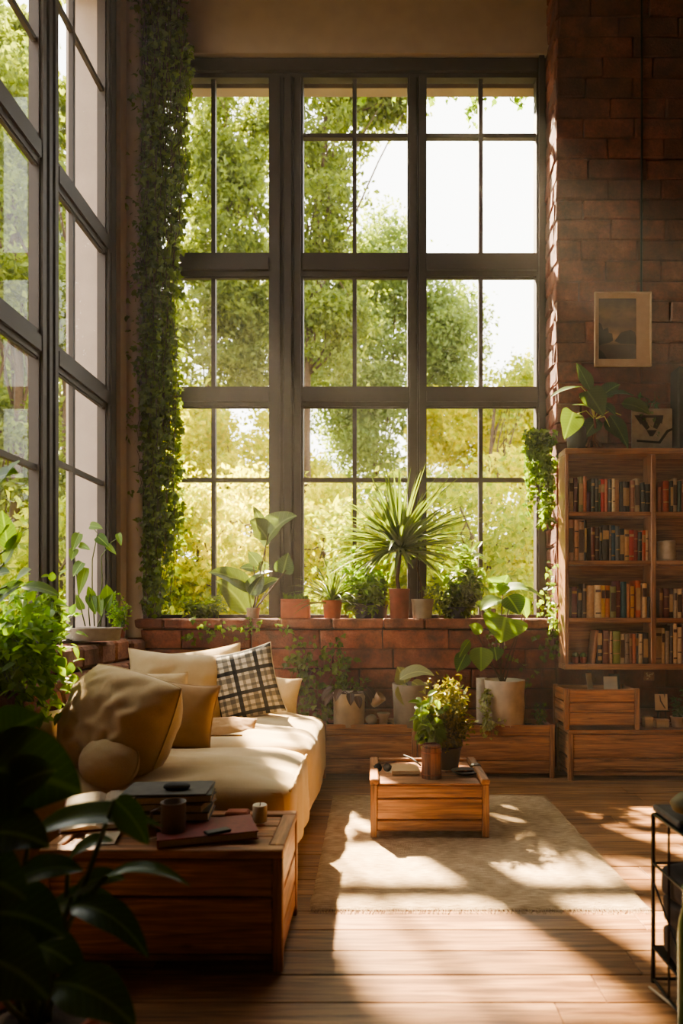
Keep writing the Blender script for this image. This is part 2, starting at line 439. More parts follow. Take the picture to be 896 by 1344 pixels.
def brick_face(mb, org, u, nrm, wid, hgt, bl, bh, z0=0.0, jit=0.004, chamf=0.008, dep=0.06, gap=0.009, rowshift=True, hmap=None, warp=0.0, smallrough=0.0):
    """individual bricks over a wall face; org = lower corner on the mortar plane"""
    u = Vector(u); nrm = Vector(nrm); org = Vector(org); zz = Vector((0, 0, 1))
    nrow = int(math.ceil(hgt/bh)); r = 0
    for r in range(nrow):
        za = z0 + r*bh; zb = min(z0 + hgt, za + bh)
        if zb - za < 0.02: continue
        x = -random.random()*bl if not rowshift else (-(bl/2) if r % 2 else 0) + random.uniform(-.05, .05)*bl
        while x < wid:
            l = bl*random.uniform(0.85, 1.12)
            a = max(0, x); b = min(wid, x+l-gap); x += l
            if b - a < 0.03: continue
            top = zb - gap; out = dep + random.uniform(-0.005, 0.005)
            j = lambda: random.uniform(-jit, jit)
            vs = []
            for dep_, ins in ((-0.03, 0), (out-chamf, 0), (out, chamf)):
                for (uu, vv) in ((a+ins, za+ins), (b-ins, za+ins), (b-ins, top-ins), (a+ins, top-ins)):
                    vs.append(org + u*(uu+j()) + zz*(vv+j()) + nrm*(dep_+j()*1.0))
            fs = [(8, 9, 10, 11)]
            for k in range(4):
                kk = (k+1) % 4
                fs += [(k, kk, 4+kk, 4+k), (4+k, 4+kk, 8+kk, 8+k)]
            mb.add(vs, fs)

# wall under the back window, brick sill course
m = MB()
m.mat(0).box(-2.35, XP+0.1, YW+0.035, 6.0, 0, SILL-0.075)
m.mat(1); brick_face(m, (XL-0.1, YW+0.05, 0), (1, 0, 0), (0, -1, 0), XP-XL+0.1, SILL-0.08, 0.5, 0.157, dep=0.05)
x = XL-0.3
while x < XP-0.02:
    l = random.uniform(0.3, 0.62); e = min(x+l-0.008, XP-0.012)
    m.mat(1).box(x, e, YW-0.025, 5.99, SILL-0.078, SILL, bev=0.012); x += l
# plaster above the window
m.mat(2).box(-2.35, XP+0.1, YG-0.02, 6.0, 5.86, ZTOP+0.1)
m.box(-2.35, -1.87, YG-0.02, 6.0, SILL, 5.86)
st(m.build('wall_back', ['mortar', 'brick_red', 'plaster']), 'back wall of red brick below and beige plaster above the tall window', 'wall')
m = MB(); m.box(XP-0.03, XP+0.15, YG+0.05, 6.0, 0, ZTOP); st(m.build('trim_2', 'mortar'), 'masonry closing the window edge behind the brick pier', 'wall')

# brick pier / right hand wall
m = MB()
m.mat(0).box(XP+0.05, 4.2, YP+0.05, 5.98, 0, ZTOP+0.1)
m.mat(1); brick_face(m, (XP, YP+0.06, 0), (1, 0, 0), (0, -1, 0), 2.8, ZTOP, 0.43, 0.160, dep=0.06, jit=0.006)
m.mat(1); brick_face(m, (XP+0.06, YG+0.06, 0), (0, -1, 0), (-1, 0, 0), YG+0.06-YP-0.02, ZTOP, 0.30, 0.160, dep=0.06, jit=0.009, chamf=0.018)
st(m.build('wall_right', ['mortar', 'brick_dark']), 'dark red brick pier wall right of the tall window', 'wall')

# left wall: low brick ledge with stepped courses, plaster strip in the corner, plaster toward the camera
m = MB()
m.mat(0).box(-2.35, -1.80, 1.0, YW+0.05, 0, 0.98)
m.box(-1.81, -1.70, 1.0, YW, 0, 0.86)
m.mat(1); brick_face(m, (-1.71, 1.0, 0), (0, 1, 0), (1, 0, 0), YW-1.0, 0.87, 0.36, 0.145, dep=0.05, jit=0.012, chamf=0.02)
yy = 1.0
while yy < YW:                     # loose top courses
    l = random.uniform(0.2, 0.36)
    m.box(-1.86, -1.665+random.uniform(-.02, .015), yy, min(yy+l-0.012, YW), 0.80, 0.875+random.uniform(-.012, .01), bev=0.018); yy += l
yy = 1.0
while yy < YW:
    l = random.uniform(0.2, 0.34)
    m.box(-2.2, -1.76+random.uniform(-.025, .02), yy, min(yy+l-0.012, YW), 0.88, 1.03+random.uniform(-.014, .01), bev=0.022); yy += l
m.mat(2).box(-2.35, -1.97, 1.0, 6.0, 5.95, ZTOP+0.1)
m.box(-2.35, -1.93, 5.27, 5.72, 1.0, ZTOP)
m.box(-2.35, -1.97, -2.6, 2.72, 0, ZTOP)
st(m.build('wall_left', ['mortar', 'brick_old', 'plaster']), 'left wall with a worn stepped brick ledge below the windows', 'wall')
m = MB(); m.lathe([(0.085, 1.03), (0.075, 1.15), (0.07, 2.2), (0.07, ZTOP)], (-1.90, 5.46, 0), 16, wob=0.06, seed=3)
st(m.build('trim_3', 'plaster', smooth=True), 'rounded plaster post in the left corner', 'trim')
m = MB(); m.box(4.0, 4.2, -2.6, 6.0, 0, ZTOP); st(m.build('wall_side', 'interior_paint'), 'brown side wall beyond the bookcase', 'wall')
m = MB(); m.box(-2.35, 4.2, -2.8, -2.6, 0, ZTOP); st(m.build('wall_front', 'interior_paint'), 'brown wall facing the tall window', 'wall')
m = MB(); m.box(-2.35, 4.2, -2.8, 6.0, ZTOP, ZTOP+0.15); st(m.build('ceiling', 'interior_paint'), 'brown ceiling', 'ceiling')

# ------------------------------------------------------------------ windows
def window(name, label, bx, u0, u1, z0, z1, bays, mulls, transoms, vbars, hbars, fr=(0.05, 0.05, 0.05, 0.05)):
    w = thing(name, label, 'window', (0, 0, 0)); w['kind'] = 'structure'
    def prof(m, a, b, c, d, hor=False):       # stepped bar: thick core + thinner front rib
        m.add(*bx(a, b, 0.03, 0.10 if hor else 0.13, c, d))
        if hor: m.add(*bx(a, b, 0.0, 0.03, c+(d-c)*.22, d-(d-c)*.22))
        else: m.add(*bx(a+(b-a)*.22, b-(b-a)*.22, 0.0, 0.03, c, d))
    m = MB(); l, r, bt, tp = fr
    prof(m, u0, u0+l, z0, z1); prof(m, u1-r, u1, z0, z1)
    prof(m, u0+l, u1-r, z1-tp, z1, True); prof(m, u0+l, u1-r, z0, z0+bt, True)
    m.build('window_frame', 'window_metal', w)
    for a, b in mulls:
        m = MB(); prof(m, a, b, z0+bt, z1-tp); m.build('mullion', 'window_metal', w)
    for a, b, c, d in transoms:
        m = MB(); prof(m, a, b, c, d, True)
        m.add(*bx(a, b, 0.045, 0.055, c-0.012, c)); m.add(*bx(a, b, 0.045, 0.055, d, d+0.012))
        m.build('transom', 'window_metal', w)
    for u, a, b in vbars:
        m = MB(); m.add(*bx(u-0.017, u+0.017, 0.05, 0.10, a, b)); m.build('glazing_bar', 'window_metal', w)
    for a, b, z in hbars:
        m = MB(); m.add(*bx(a, b, 0.052, 0.098, z-0.017, z+0.017)); m.build('glazing_bar', 'window_metal', w)
    for a, b in bays:
        m = MB(); (v, f) = bx(a, b, 0.075, 0.076, z0+bt, z1-tp)
        w_ = sorted({round(q[1] if name == 'window_1' else q[0], 4) for q in v})
        ax = 1 if name == 'window_1' else 0
        front = [q for q in v if abs(q[ax] - v[0][ax]) < 5e-4]
        zs = (z0+bt, z1-tp)
        if ax == 1: quad = [(a, v[0][1], zs[0]), (b, v[0][1], zs[0]), (b, v[0][1], zs[1]), (a, v[0][1], zs[1])]
        else: quad = [(v[0][0], a, zs[0]), (v[0][0], b, zs[0]), (v[0][0], b, zs[1]), (v[0][0], a, zs[1])]
        m.add(quad, [(0, 1, 2, 3)]); m.build('glass_pane', 'window_glass', w)
    return w
BF = [(0, 3, 2, 1), (4, 5, 6, 7), (0, 1, 5, 4), (1, 2, 6, 5), (2, 3, 7, 6), (3, 0, 4, 7)]
def bxb(u0, u1, w0, w1, z0, z1):
    return ([(u0, YG+w0, z0), (u1, YG+w0, z0), (u1, YG+w1, z0), (u0, YG+w1, z0), (u0, YG+w0, z1), (u1, YG+w0, z1), (u1, YG+w1, z1), (u0, YG+w1, z1)], BF)
def bxl(u0, u1, w0, w1, z0, z1):
    X0 = XL-w1*.6; X1 = XL-w0*.6
    return ([(X0, u0, z0), (X1, u0, z0), (X1, u1, z0), (X0, u1, z0), (X0, u0, z1), (X1, u0, z1), (X1, u1, z1), (X0, u1, z1)], BF)
b1, b2, b3 = (-1.79, -0.861), (-0.576, 0.298), (0.456, 1.374)
tr = [(4.037, 4.227), (2.947, 3.106)]
window('window_1', 'tall dark steel framed back window of three bays over the brick sill', bxb, -1.87, XP, SILL, 5.86,
       (b1, b2, b3), [(-0.861, -0.74), (-0.735, -0.655), (-0.65, -0.576), (0.298, 0.376), (0.38, 0.456)],
       [(b[0], b[1], c, d) for b in (b1, b2, b3) for c, d in tr],
       [(u, a, b) for u in (-1.33, -0.146, 0.912) for a, b in ((1.2, 2.947), (3.106, 4.037), (4.227, 5.70))],
       [(b[0], b[1], 2.339) for b in (b1, b2, b3)] + [(b[0], b[1], 5.227) for b in (b2, b3)],
       fr=(0.08, 0.076, 0.03, 0.164))
LA, LB = (2.78, 4.05), (4.285, 5.14)
window('window_2', 'tall dark steel framed side window of two bays above the brick ledge', bxl, 2.70, 5.27, 1.03, 5.98,
       (LA, LB), [(4.05, 4.13), (4.135, 4.205), (4.21, 4.285), (5.06, 5.14)],
       [(b[0], b[1], c, d) for b in (LA, LB) for c, d in ((3.88, 4.06), (2.74, 2.90))],
       [(u, a, b) for u in (4.56,) for a, b in ((1.06, 2.74), (2.90, 3.88), (4.06, 5.85))] + [(3.3, a, b) for a, b in ((1.06, 2.74), (2.90, 3.88), (4.06, 5.85))],
       [(LA[0], LA[1], 2.09), (LB[0], LB[1], 2.18), (LA[0], LA[1], 4.62), (LB[0], LB[1], 5.09)],
       fr=(0.08, 0.17, 0.03, 0.13))

# ------------------------------------------------------------------ outside masonry
m = MB(); m.box(-2.40, -2.04, 5.62, 6.25, -0.3, 5.35, bev=0.02); m.box(-2.43, -2.02, 5.59, 6.28, 5.35, 5.5, bev=0.02)
st(m.build('trim_4', 'concrete'), 'pale concrete corner pillar outside the side window', 'pillar')
m = MB(); m.box(-2.6, 1.9, 5.86, 5.96, 5.705, 6.6); st(m.build('trim_5', 'plaster'), 'beige lintel outside over the back window', 'lintel')
m = MB(); m.box(-60, 60, 6.3, 90, -0.4, -0.3); m.box(-60, -2.4, -20, 6.3, -0.4, -0.3)
st(m.build('ground', 'grass'), 'grassy garden ground outside the windows', 'ground')
# ================================================================== FURNITURE
def rotz(a, c): return Matrix.Translation(Vector(c)) @ Matrix.Rotation(a, 4, 'Z')

def crate(name, label, x0, x1, y0, y1, z0, z1, splits, cat='crate', post=0.035, lid=False, fill=None, rails=0.0, side_splits=None, M=None, group=None):
    """plank box: corner posts, boarded panels, optional lid or soil"""
    W, D, H = x1-x0, y1-y0, z1-z0
    loc = ((x0+x1)/2, (y0+y1)/2, z0)
    t = thing(name, label, cat, loc, group)
    T = Matrix.Translation(Vector(loc)) if M is None else Matrix.Translation(Vector(loc)) @ M
    def bx(mb, a, b, c, d, e, f, bev=0.004): mb.box(a, b, c, d, e, f, M=T, bev=bev)
    hx, hy = W/2, D/2
    for sx in (-1, 1):
        for sy in (-1, 1):
            m = MB()
            xa, xb = (hx-post, hx) if sx > 0 else (-hx, -hx+post)
            ya, yb = (hy-post, hy) if sy > 0 else (-hy, -hy+post)
            bx(m, xa, xb, ya, yb, 0, H - (0.0 if not lid else 0.03)); m.build('corner_post', 'oak_Z', t)
    zs = [0.035] + [0.035+(H-0.035-(0.03 if lid else 0.0))*s for s in splits] + [H-(0.032 if lid else 0.002)]
    for nm, sy in (('front_panel', -1), ('back_panel', 1)):
        m = MB()
        for a, b in zip(zs[:-1], zs[1:]):
            ya, yb = (-hy+0.006, -hy+0.026) if sy < 0 else (hy-0.026, hy-0.006)
            bx(m, -hx+post+.001, hx-post-.001, ya, yb, a+0.004, b-0.004, 0.005)
        ya, yb = (-hy+0.022, -hy+0.03) if sy < 0 else (hy-0.03, hy-0.022)
        bx(m, -hx+post, hx-post, ya, yb, 0.03, H-0.045, 0)
        m.build(nm, 'oak_X', t)
    zs2 = zs if not side_splits else [0.035] + [H*s for s in side_splits] + [zs[-1]]
    for sx in (-1, 1):
        m = MB()
        for a, b in zip(zs2[:-1], zs2[1:]):
            xa, xb = (hx-0.026, hx-0.006) if sx > 0 else (-hx+0.006, -hx+0.026)
            bx(m, xa, xb, -hy+post+.001, hy-post-.001, a+0.006, b-0.006, 0.005)
        m.build('side_panel', 'oak_Y', t)
    m = MB(); bx(m, -hx+0.028, hx-0.028, -hy+0.03, hy-0.03, 0.03, 0.05, 0); m.build('bottom_board', 'oak_X', t)
    if lid:
        for ya, yb in ((-hy, -hy+0.055), (hy-0.055, hy)):
            m = MB(); bx(m, -hx, hx, ya, yb, H-0.03, H); m.build('lid_frame', 'oak_X', t)
        for xa, xb in ((-hx, -hx+0.055), (hx-0.055, hx)):
            m = MB(); bx(m, xa, xb, -hy+0.056, hy-0.056, H-0.03, H); m.build('lid_frame', 'oak_Y', t)
        m = MB(); n = 3; w = (D-0.11)/n
        for k in range(n): bx(m, -hx+0.058, hx-0.058, -hy+0.056+k*w+.002, -hy+0.056+(k+1)*w-.002, H-0.028, H-0.010, 0.003)
        m.build('lid_panel', 'oak_X', t)
    if rails:
        for sx in (-1, 1):
            m = MB(); xa, xb = (hx-0.045, hx+0.004) if sx > 0 else (-hx-0.004, -hx+0.045)
            bx(m, xa, xb, -hy-0.004, hy+0.004, H, H+rails, 0.006); m.build('top_rail', 'oak_Y', t)
        m = MB(); n = 3; w = (D)/n
        for k in range(n): bx(m, -hx+0.047, hx-0.047, -hy+k*w+.002, -hy+(k+1)*w-.002, H-0.004, H+0.006, 0.003)
        m.build('tabletop', 'oak_X', t)
        m = MB(); bx(m, -hx+0.047, hx-0.047, hy-0.03, hy+0.002, H+0.0065, H+rails-0.004, 0.005); m.build('top_rail', 'oak_X', t)
    if fill is not None:
        m = MB(); nx, ny = 24, 8
        v = [T @ Vector((-hx+0.03+(W-0.06)*i/nx, -hy+0.032+(D-0.064)*j/ny, H*fill+0.012*noise.noise(Vector((i*.7, j*.7, x0*9))))) for j in range(ny+1) for i in range(nx+1)]
        m.add(v, [(j*(nx+1)+i, j*(nx+1)+i+1, (j+1)*(nx+1)+i+1, (j+1)*(nx+1)+i) for j in range(ny) for i in range(nx)])
        m.build('soil', 'soil', t, smooth=True)
    return t, T

random.seed(11)
YC = 5.07
crate('planter_box', 'long oak planter box between sofa and coffee table, under the window', XX(421, YC), XX(547, YC), YC, 5.38, 0, ZZ(950, YC), [0.30, 0.78], 'planter', fill=0.9)
crate('planter_box', 'long oak planter box under the window, nearest the bookcase', XX(548.5, YC), XX(728, YC), YC, 5.38, 0, ZZ(951, YC), [0.26, 0.76], 'planter', fill=0.9)
YS = 5.0
crate('storage_chest', 'wide low oak chest on the floor below the bookcase', XX(746, YS), XX(746, YS)+1.35, YS, 5.335, 0, ZZ(958, YS), [0.10, 0.42], 'chest', lid=True)
zc = ZZ(958, YS)+0.002
crate('storage_crate', 'small oak crate standing on the wide chest below the bookcase', XX(741, 4.98), XX(840, 4.98), 4.985, 5.315, zc, ZZ(904, 4.98), [0.34, 0.62], fill=0.72)
YT = 3.71
TX0, TX1, TY0, TY1, TZ = XX(486, YT), XX(642, YT), YT, 4.27, ZZ(1030, YT)
crate('coffee_table', 'low oak box coffee table standing on the pale rug', TX0, TX1, TY0, TY1, 0.014, TZ, [0.24, 0.70], 'table', rails=0.03)
YF = 2.36
FX0, FX1, FY1, FZ = -1.15, XX(371, YF), 2.83, ZZ(1116, YF)
crate('side_chest', 'oak chest with slatted side in front of the sofa, carrying books and mug', FX0, FX1, YF, FY1, 0, FZ, [0.06, 0.62], 'chest', lid=True, side_splits=[0.33, 0.62])

# ------------------------------------------------------------------ sofa
def cushion_block(x0, x1, y0, y1, z0, z1, seed, pw=7.0, puff=0.03, n=30):
    m = MB(); c = Vector(((x0+x1)/2, (y0+y1)/2, (z0+z1)/2)); h = Vector(((x1-x0)/2, (y1-y0)/2, (z1-z0)/2))
    faces = [((1, 0, 0), (0, 1, 0), (0, 0, 1)), ((-1, 0, 0), (0, 0, 1), (0, 1, 0)), ((0, 1, 0), (0, 0, 1), (1, 0, 0)), ((0, -1, 0), (1, 0, 0), (0, 0, 1)), ((0, 0, 1), (1, 0, 0), (0, 1, 0)), ((0, 0, -1), (0, 1, 0), (1, 0, 0))]
    for nn, uu, vv in faces:
        nn, uu, vv = Vector(nn), Vector(uu), Vector(vv); vs = []
        for j in range(n+1):
            for i in range(n+1):
                a = math.sin((2*i/n-1)*PI/2)*0.15 + 0.85*(2*i/n-1); b = math.sin((2*j/n-1)*PI/2)*0.15 + 0.85*(2*j/n-1)
                p = nn + uu*a + vv*b
                q = p/((abs(p.x)**pw+abs(p.y)**pw+abs(p.z)**pw)**(1/pw))
                w = Vector((q.x*h.x, q.y*h.y, q.z*h.z))
                if q.z > 0: w.z += puff*(1-q.x**2)*(1-q.y**2)
                s = Vector((seed*7.1, seed*3.3, 0))
                g = c + w
                if q.z > -0.9:
                    k = noise.noise(g*3.0+s)*0.022 + noise.noise(Vector((g.x*5, g.y*13, g.z*5))+s)*0.014
                    w = w*(1+k*0.6/max(0.2, w.length)) + Vector((0, 0, k*max(0, q.z)))
                    # drag wrinkles on the hanging sides
                    w.x += 0.016*noise.noise(Vector((g.y*9, g.z*2.2, seed)))*(abs(q.x)**4)
                vs.append(c+w)
        m.add(vs, [(j*(n+1)+i, j*(n+1)+i+1, (j+1)*(n+1)+i+1, (j+1)*(n+1)+i) for j in range(n) for i in range(n)])
    return m
sofa = thing('sofa', 'low cream linen corner sofa along the brick ledge, sunlit', 'sofa', (-1.0, 3.9, 0))
m = MB(); m.box(-1.62, -0.40, 2.88, 4.9, 0.0, 0.24, bev=0.03); m.build('base', 'linen', sofa)
sc1 = cushion_block(-1.625, -0.33, 2.86, 3.70, 0.13, 0.500, 1, pw=10, puff=.045).build('seat_cushion', 'linen_pale', sofa, smooth=True)
cushion_block(-1.625, -0.325, 3.715, 4.97, 0.07, 0.510, 2, pw=8, puff=.045).build('seat_cushion', 'linen_pale', sofa, smooth=True)
cushion_block(-1.635, -1.49, 2.88, 4.95, 0.2, 0.74, 3, puff=0.01).build('backrest', 'linen', sofa, smooth=True)
m = MB()
m.tube([(-0.35, 2.93+0.74*k/20, 0.475+0.003*math.sin(k*2.1)) for k in range(21)], 0.006, n=6)
m.tube([(-1.5+1.12*k/20, 2.885, 0.475+0.003*math.sin(k*1.7)) for k in range(21)], 0.006, n=6)
m.build('piping', 'linen', sc1, smooth=True)

def pillow(name, label, mat, c, w, h, t, lean=0.0, yaw=0.0, roll=0.0, seed=0, pinch=0.10, cat='pillow', pw=2.4, wr=1.0, n=34, group=None, rnd=0.0):
    """lean tips the top away from the viewer, yaw turns it, roll tilts it in its own plane"""
    M = Matrix.Rotation(yaw, 4, 'Z') @ Matrix.Rotation(-lean, 4, 'X') @ Matrix.Rotation(roll, 4, 'Y')
    m = MB()
    for side in (-1, 1):
        vs = []; uv = []
        for j in range(n+1):
            for i in range(n+1):
                u = -math.cos(PI*i/n); v = -math.cos(PI*j/n)
                u = 0.35*(2*i/n-1)+0.65*u; v = 0.35*(2*j/n-1)+0.65*v
                pu = 1 - pinch*(1-u*u)*abs(v)**3; pv = 1 - pinch*(1-v*v)*abs(u)**3
                x = u*w/2*(1-pinch*(1-v*v)*abs(u)**2*0.9); z = v*h/2*(1-pinch*(1-u*u)*abs(v)**2*0.9)
                x *= math.sqrt(1-rnd*v*v/2); z *= math.sqrt(1-rnd*u*u/2)
                th = max(0, (1-abs(u)**pw))**0.55*max(0, (1-abs(v)**pw))**0.55
                s = Vector((seed*5.3, side*2.0, seed*1.7))
                rr = math.hypot(u, v); an = math.atan2(v, u)
                cr = max(0, 1-abs(noise.noise(Vector((u*1.1+v*.9, v*1.0-u*.5, 11))+s))*9)*min(1, 1.6*(1-max(abs(u), abs(v))))
                wk = -0.04*cr + noise.noise(Vector((u*1.3, v*1.3, 0))+s)*0.16 + 0.20*noise.noise(Vector((math.cos(an)*2.4, math.sin(an)*2.4, rr*.5))+s)*min(1, rr*rr*1.2) + 0.08*noise.noise(Vector((u*5, v*5, 7))+s)
                y = side*t/2*th*(1+wk*wr)
                z -= 0.05*h*(1-abs(v))*(th)*0.6
                vs.append(Vector(c) + (M @ Vector((x, y, z)))); uv.append(((u+1)/2, (v+1)/2))
        f = [(j*(n+1)+i, j*(n+1)+i+1, (j+1)*(n+1)+i+1, (j+1)*(n+1)+i) for j in range(n) for i in range(n)]
        if side > 0: f = [q[::-1] for q in f]
        m.add(vs, f, uv)
    o = thing(name, label, cat, c, group)
    cov = m.build('cover', mat, o, smooth=True)
    # welt around the edge
    ed = []
    for k in range(4*n):
        a, b = divmod(k, n); tt = b/n
        u, v = [(2*tt-1, -1), (1, 2*tt-1), (1-2*tt, 1), (-1, 1-2*tt)][a]
        x = u*w/2*(1-pinch*(1-v*v)*abs(u)**2*0.9); z = v*h/2*(1-pinch*(1-u*u)*abs(v)**2*0.9)
        x *= math.sqrt(1-rnd*v*v/2); z *= math.sqrt(1-rnd*u*u/2)
        ed.append(Vector(c) + (M @ Vector((x, 0, z))))
    ed.append(ed[0])
    m = MB(); m.tube(ed, 0.0045, n=5, cap=False); m.build('welt', mat, cov, smooth=True)
    return o
SZ = 0.53
pillow('pillow', 'large plump tan linen pillow nearest the viewer on the sofa', 'linen', (-1.18, 3.20, SZ+0.185), 0.60, 0.52, 0.40, lean=R(20), yaw=R(-24), roll=R(10), seed=1, wr=1.25, pinch=0.03, pw=2.6, n=52, rnd=.34)
pillow('pillow', 'small rounded cream pillow lying between chest and large tan pillow', 'linen_pale', (-1.14, 2.975, SZ+0.055), 0.28, 0.22, 0.20, lean=R(30), yaw=R(-14), roll=R(14), seed=2, pinch=0.0, pw=2.0, wr=.4, rnd=.9)
pillow('pillow', 'smooth brown linen pillow with pointed corners in front of the sofa back', 'linen_brown', P(236, 940, 3.66), 0.37, 0.38, 0.16, lean=R(20), yaw=R(14), roll=R(9), seed=3, wr=0.7)
pillow('pillow', 'tan linen pillow tucked behind the large plump pillow', 'linen', P(203, 925, 3.95), 0.42, 0.40, 0.18, lean=R(22), yaw=R(36), roll=R(4), seed=4)
pillow('pillow', 'wide cream linen pillow behind the brown pillow, one corner raised', 'linen_pale', P(232, 903, 4.42), 0.62, 0.50, 0.22, lean=R(24), yaw=R(26), roll=R(6), seed=5, wr=1.1)
pillow('pillow', 'cream linen pillow farthest back, behind the plaid pillow', 'linen_pale', P(270, 892, 4.80), 0.55, 0.46, 0.20, lean=R(20), yaw=R(14), roll=R(-8), seed=6)
pillow('pillow', 'black and cream plaid pillow at the far end of the sofa', 'plaid_cloth', P(316, 899, 4.56), 0.51, 0.49, 0.17, lean=R(20), yaw=R(8), roll=R(-13), seed=7, wr=0.8)
pillow('pillow', 'small cream pillow standing right of the plaid pillow', 'linen_pale', P(369, 912, 4.86), 0.26, 0.26, 0.12, lean=R(22), yaw=R(-10), roll=R(4), seed=8)
pillow('pillow', 'small flat tan pillow lying on the sofa seat', 'linen_brown', P(302, 958, 4.02)+Vector((0, 0, 0.0)), 0.30, 0.22, 0.10, lean=R(62), yaw=R(12), roll=R(4), seed=9)
# thin sandals-like strap bundle on the seat: a folded ribbon
m = MB()
pts = [P(px, py, 3.78) + Vector((0, 0, 0.0)) for px, py in ((268, 987), (280, 990), (296, 986), (310, 991), (318, 995), (304, 996), (290, 992))]
for p in pts: p.z = 0.556
m.tube(pts, 0.006, n=6); o = m.build('ribbon', 'linen_brown', loc=pts[0], smooth=True)
tag(o, 'thin tan cord looped on the sofa seat in front of the brown pillow', 'cord')

# ------------------------------------------------------------------ rug
def rugmat():
    m, nt, b, o = newmat('rug_wool')
    tc = N(nt, 'ShaderNodeTexCoord')
    mp = N(nt, 'ShaderNodeMapping'); mp.inputs['Scale'].default_value = (9, 55, 1); L(nt, tc.outputs['Object'], mp.inputs[0])
    n1 = N(nt, 'ShaderNodeTexNoise', Scale=2.0, Detail=5.0); L(nt, mp.outputs[0], n1.inputs['Vector'])
    n2 = N(nt, 'ShaderNodeTexNoise', Scale=140.0, Detail=3.0); L(nt, tc.outputs['Object'], n2.inputs['Vector'])
    n3 = N(nt, 'ShaderNodeTexNoise', Scale=9.0, Detail=5.0); L(nt, tc.outputs['Object'], n3.inputs['Vector'])
    r = ramp(nt, n1.outputs[0], [(0.3, S(160, 136, 106)), (0.7, S(210, 186, 152))])
    r3 = ramp(nt, n3.outputs[0], [(0.35, (0.74, 0.71, 0.67)), (0.6, (1, 1, 1))])
    c = mixc(nt, 0.7, r.outputs[0], r3.outputs[0], 'MULTIPLY')
    L(nt, c, b.inputs['Base Color']); b.inputs['Roughness'].default_value = 1.0; b.inputs['Specular IOR Level'].default_value = 0.1
    ad = N(nt, 'ShaderNodeMath', operation='ADD'); L(nt, n1.outputs[0], ad.inputs[0]); L(nt, n2.outputs[0], ad.inputs[1])
    bump(nt, b, ad.outputs[0], 0.8, 0.006)
rugmat()
m = MB(); RX0, RX1, RY0, RY1 = -0.26, 1.16, 2.85, 4.60; nx, ny = 90, 110
vs = []
for j in range(ny+1):
    for i in range(nx+1):
        x = RX0+(RX1-RX0)*i/nx; y = RY0+(RY1-RY0)*j/ny
        e = 0.006*noise.noise(Vector((x*6, y*6, 1)))
        if i in (0, nx): x += 0.008*noise.noise(Vector((y*9, 3, 3)))
        if j in (0, ny): y += 0.008*noise.noise(Vector((x*9, 5, 3)))
        vs.append((x, y, 0.009 + 0.0025*noise.noise(Vector((x*12, y*30, 0))) if 0 < i < nx and 0 < j < ny else 0.002))
m.add(vs, [(j*(nx+1)+i, j*(nx+1)+i+1, (j+1)*(nx+1)+i+1, (j+1)*(nx+1)+i) for j in range(ny) for i in range(nx)])
rug = thing('rug', 'pale beige woven rug under the coffee table', 'rug', (0.45, 3.7, 0))
m.build('weave', 'rug_wool', rug, smooth=True)
m = MB()
random.seed(3)
for k in range(150):
    x = RX0+(RX1-RX0)*(k+.5)/150
    m.tube([(x, RY0+0.004, 0.006), (x+random.uniform(-.004, .004), RY0-0.012, 0.005), (x+random.uniform(-.008, .008), RY0-0.03-random.random()*.01, 0.003)], 0.0018, n=3)
m.build('fringe', 'rug_wool', rug)['kind'] = 'stuff'

# ------------------------------------------------------------------ bookcase
KB = 5.14
bk = thing('bookcase', 'brown wooden wall bookcase of two columns and four shelves full of books', 'bookcase', (2.06, 5.26, ZZ(879, KB)))
bx0 = XX(742, KB); bx1 = bx0 + 2*(XX(858, KB)-bx0); bd = XX(858, KB); yb0, yb1 = KB, 5.325
zt, zb = ZZ(588, KB), ZZ(879, KB)
m = MB(); m.box(bx0-0.004, bx1, yb0, yb1, zt-0.045, zt, bev=0.003); m.build('top_board', 'case_X', bk)
m = MB(); m.box(bx0-0.004, bx1, yb0, yb1, zb, zb+0.042, bev=0.003); m.build('bottom_board', 'case_X', bk)
for a in (bx0-0.004, bx1-0.028):
    m = MB(); m.box(a, a+0.028, yb0, yb1, zb+0.043, zt-0.046, bev=0.003); m.build('side_board', 'case_Z', bk)
m = MB(); m.box(bd-0.018, bd+0.018, yb0+0.004, yb1-0.016, zb+0.043, zt-0.046, bev=0.003); m.build('divider', 'case_Z', bk)
m = MB(); m.box(bx0+.025, bx1-.03, yb1-0.015, yb1, zb+0.043, zt-0.046); m.build('back_board', 'case_X', bk)
shelf_tops = [ZZ(872.5, KB)]
for py0, py1 in ((811, 817), (735.5, 741), (671.5, 677)):
    for a, b in ((bx0+.025, bd-.019), (bd+.019, bx1-.029)):
        m = MB(); m.box(a, b, yb0+0.005, yb1-.016, ZZ(py1, KB), ZZ(py0, KB), bev=0.002); m.build('shelf', 'case_X', bk)
    shelf_tops.append(ZZ(py0, KB))
shelf_tops[0] = zb+0.042

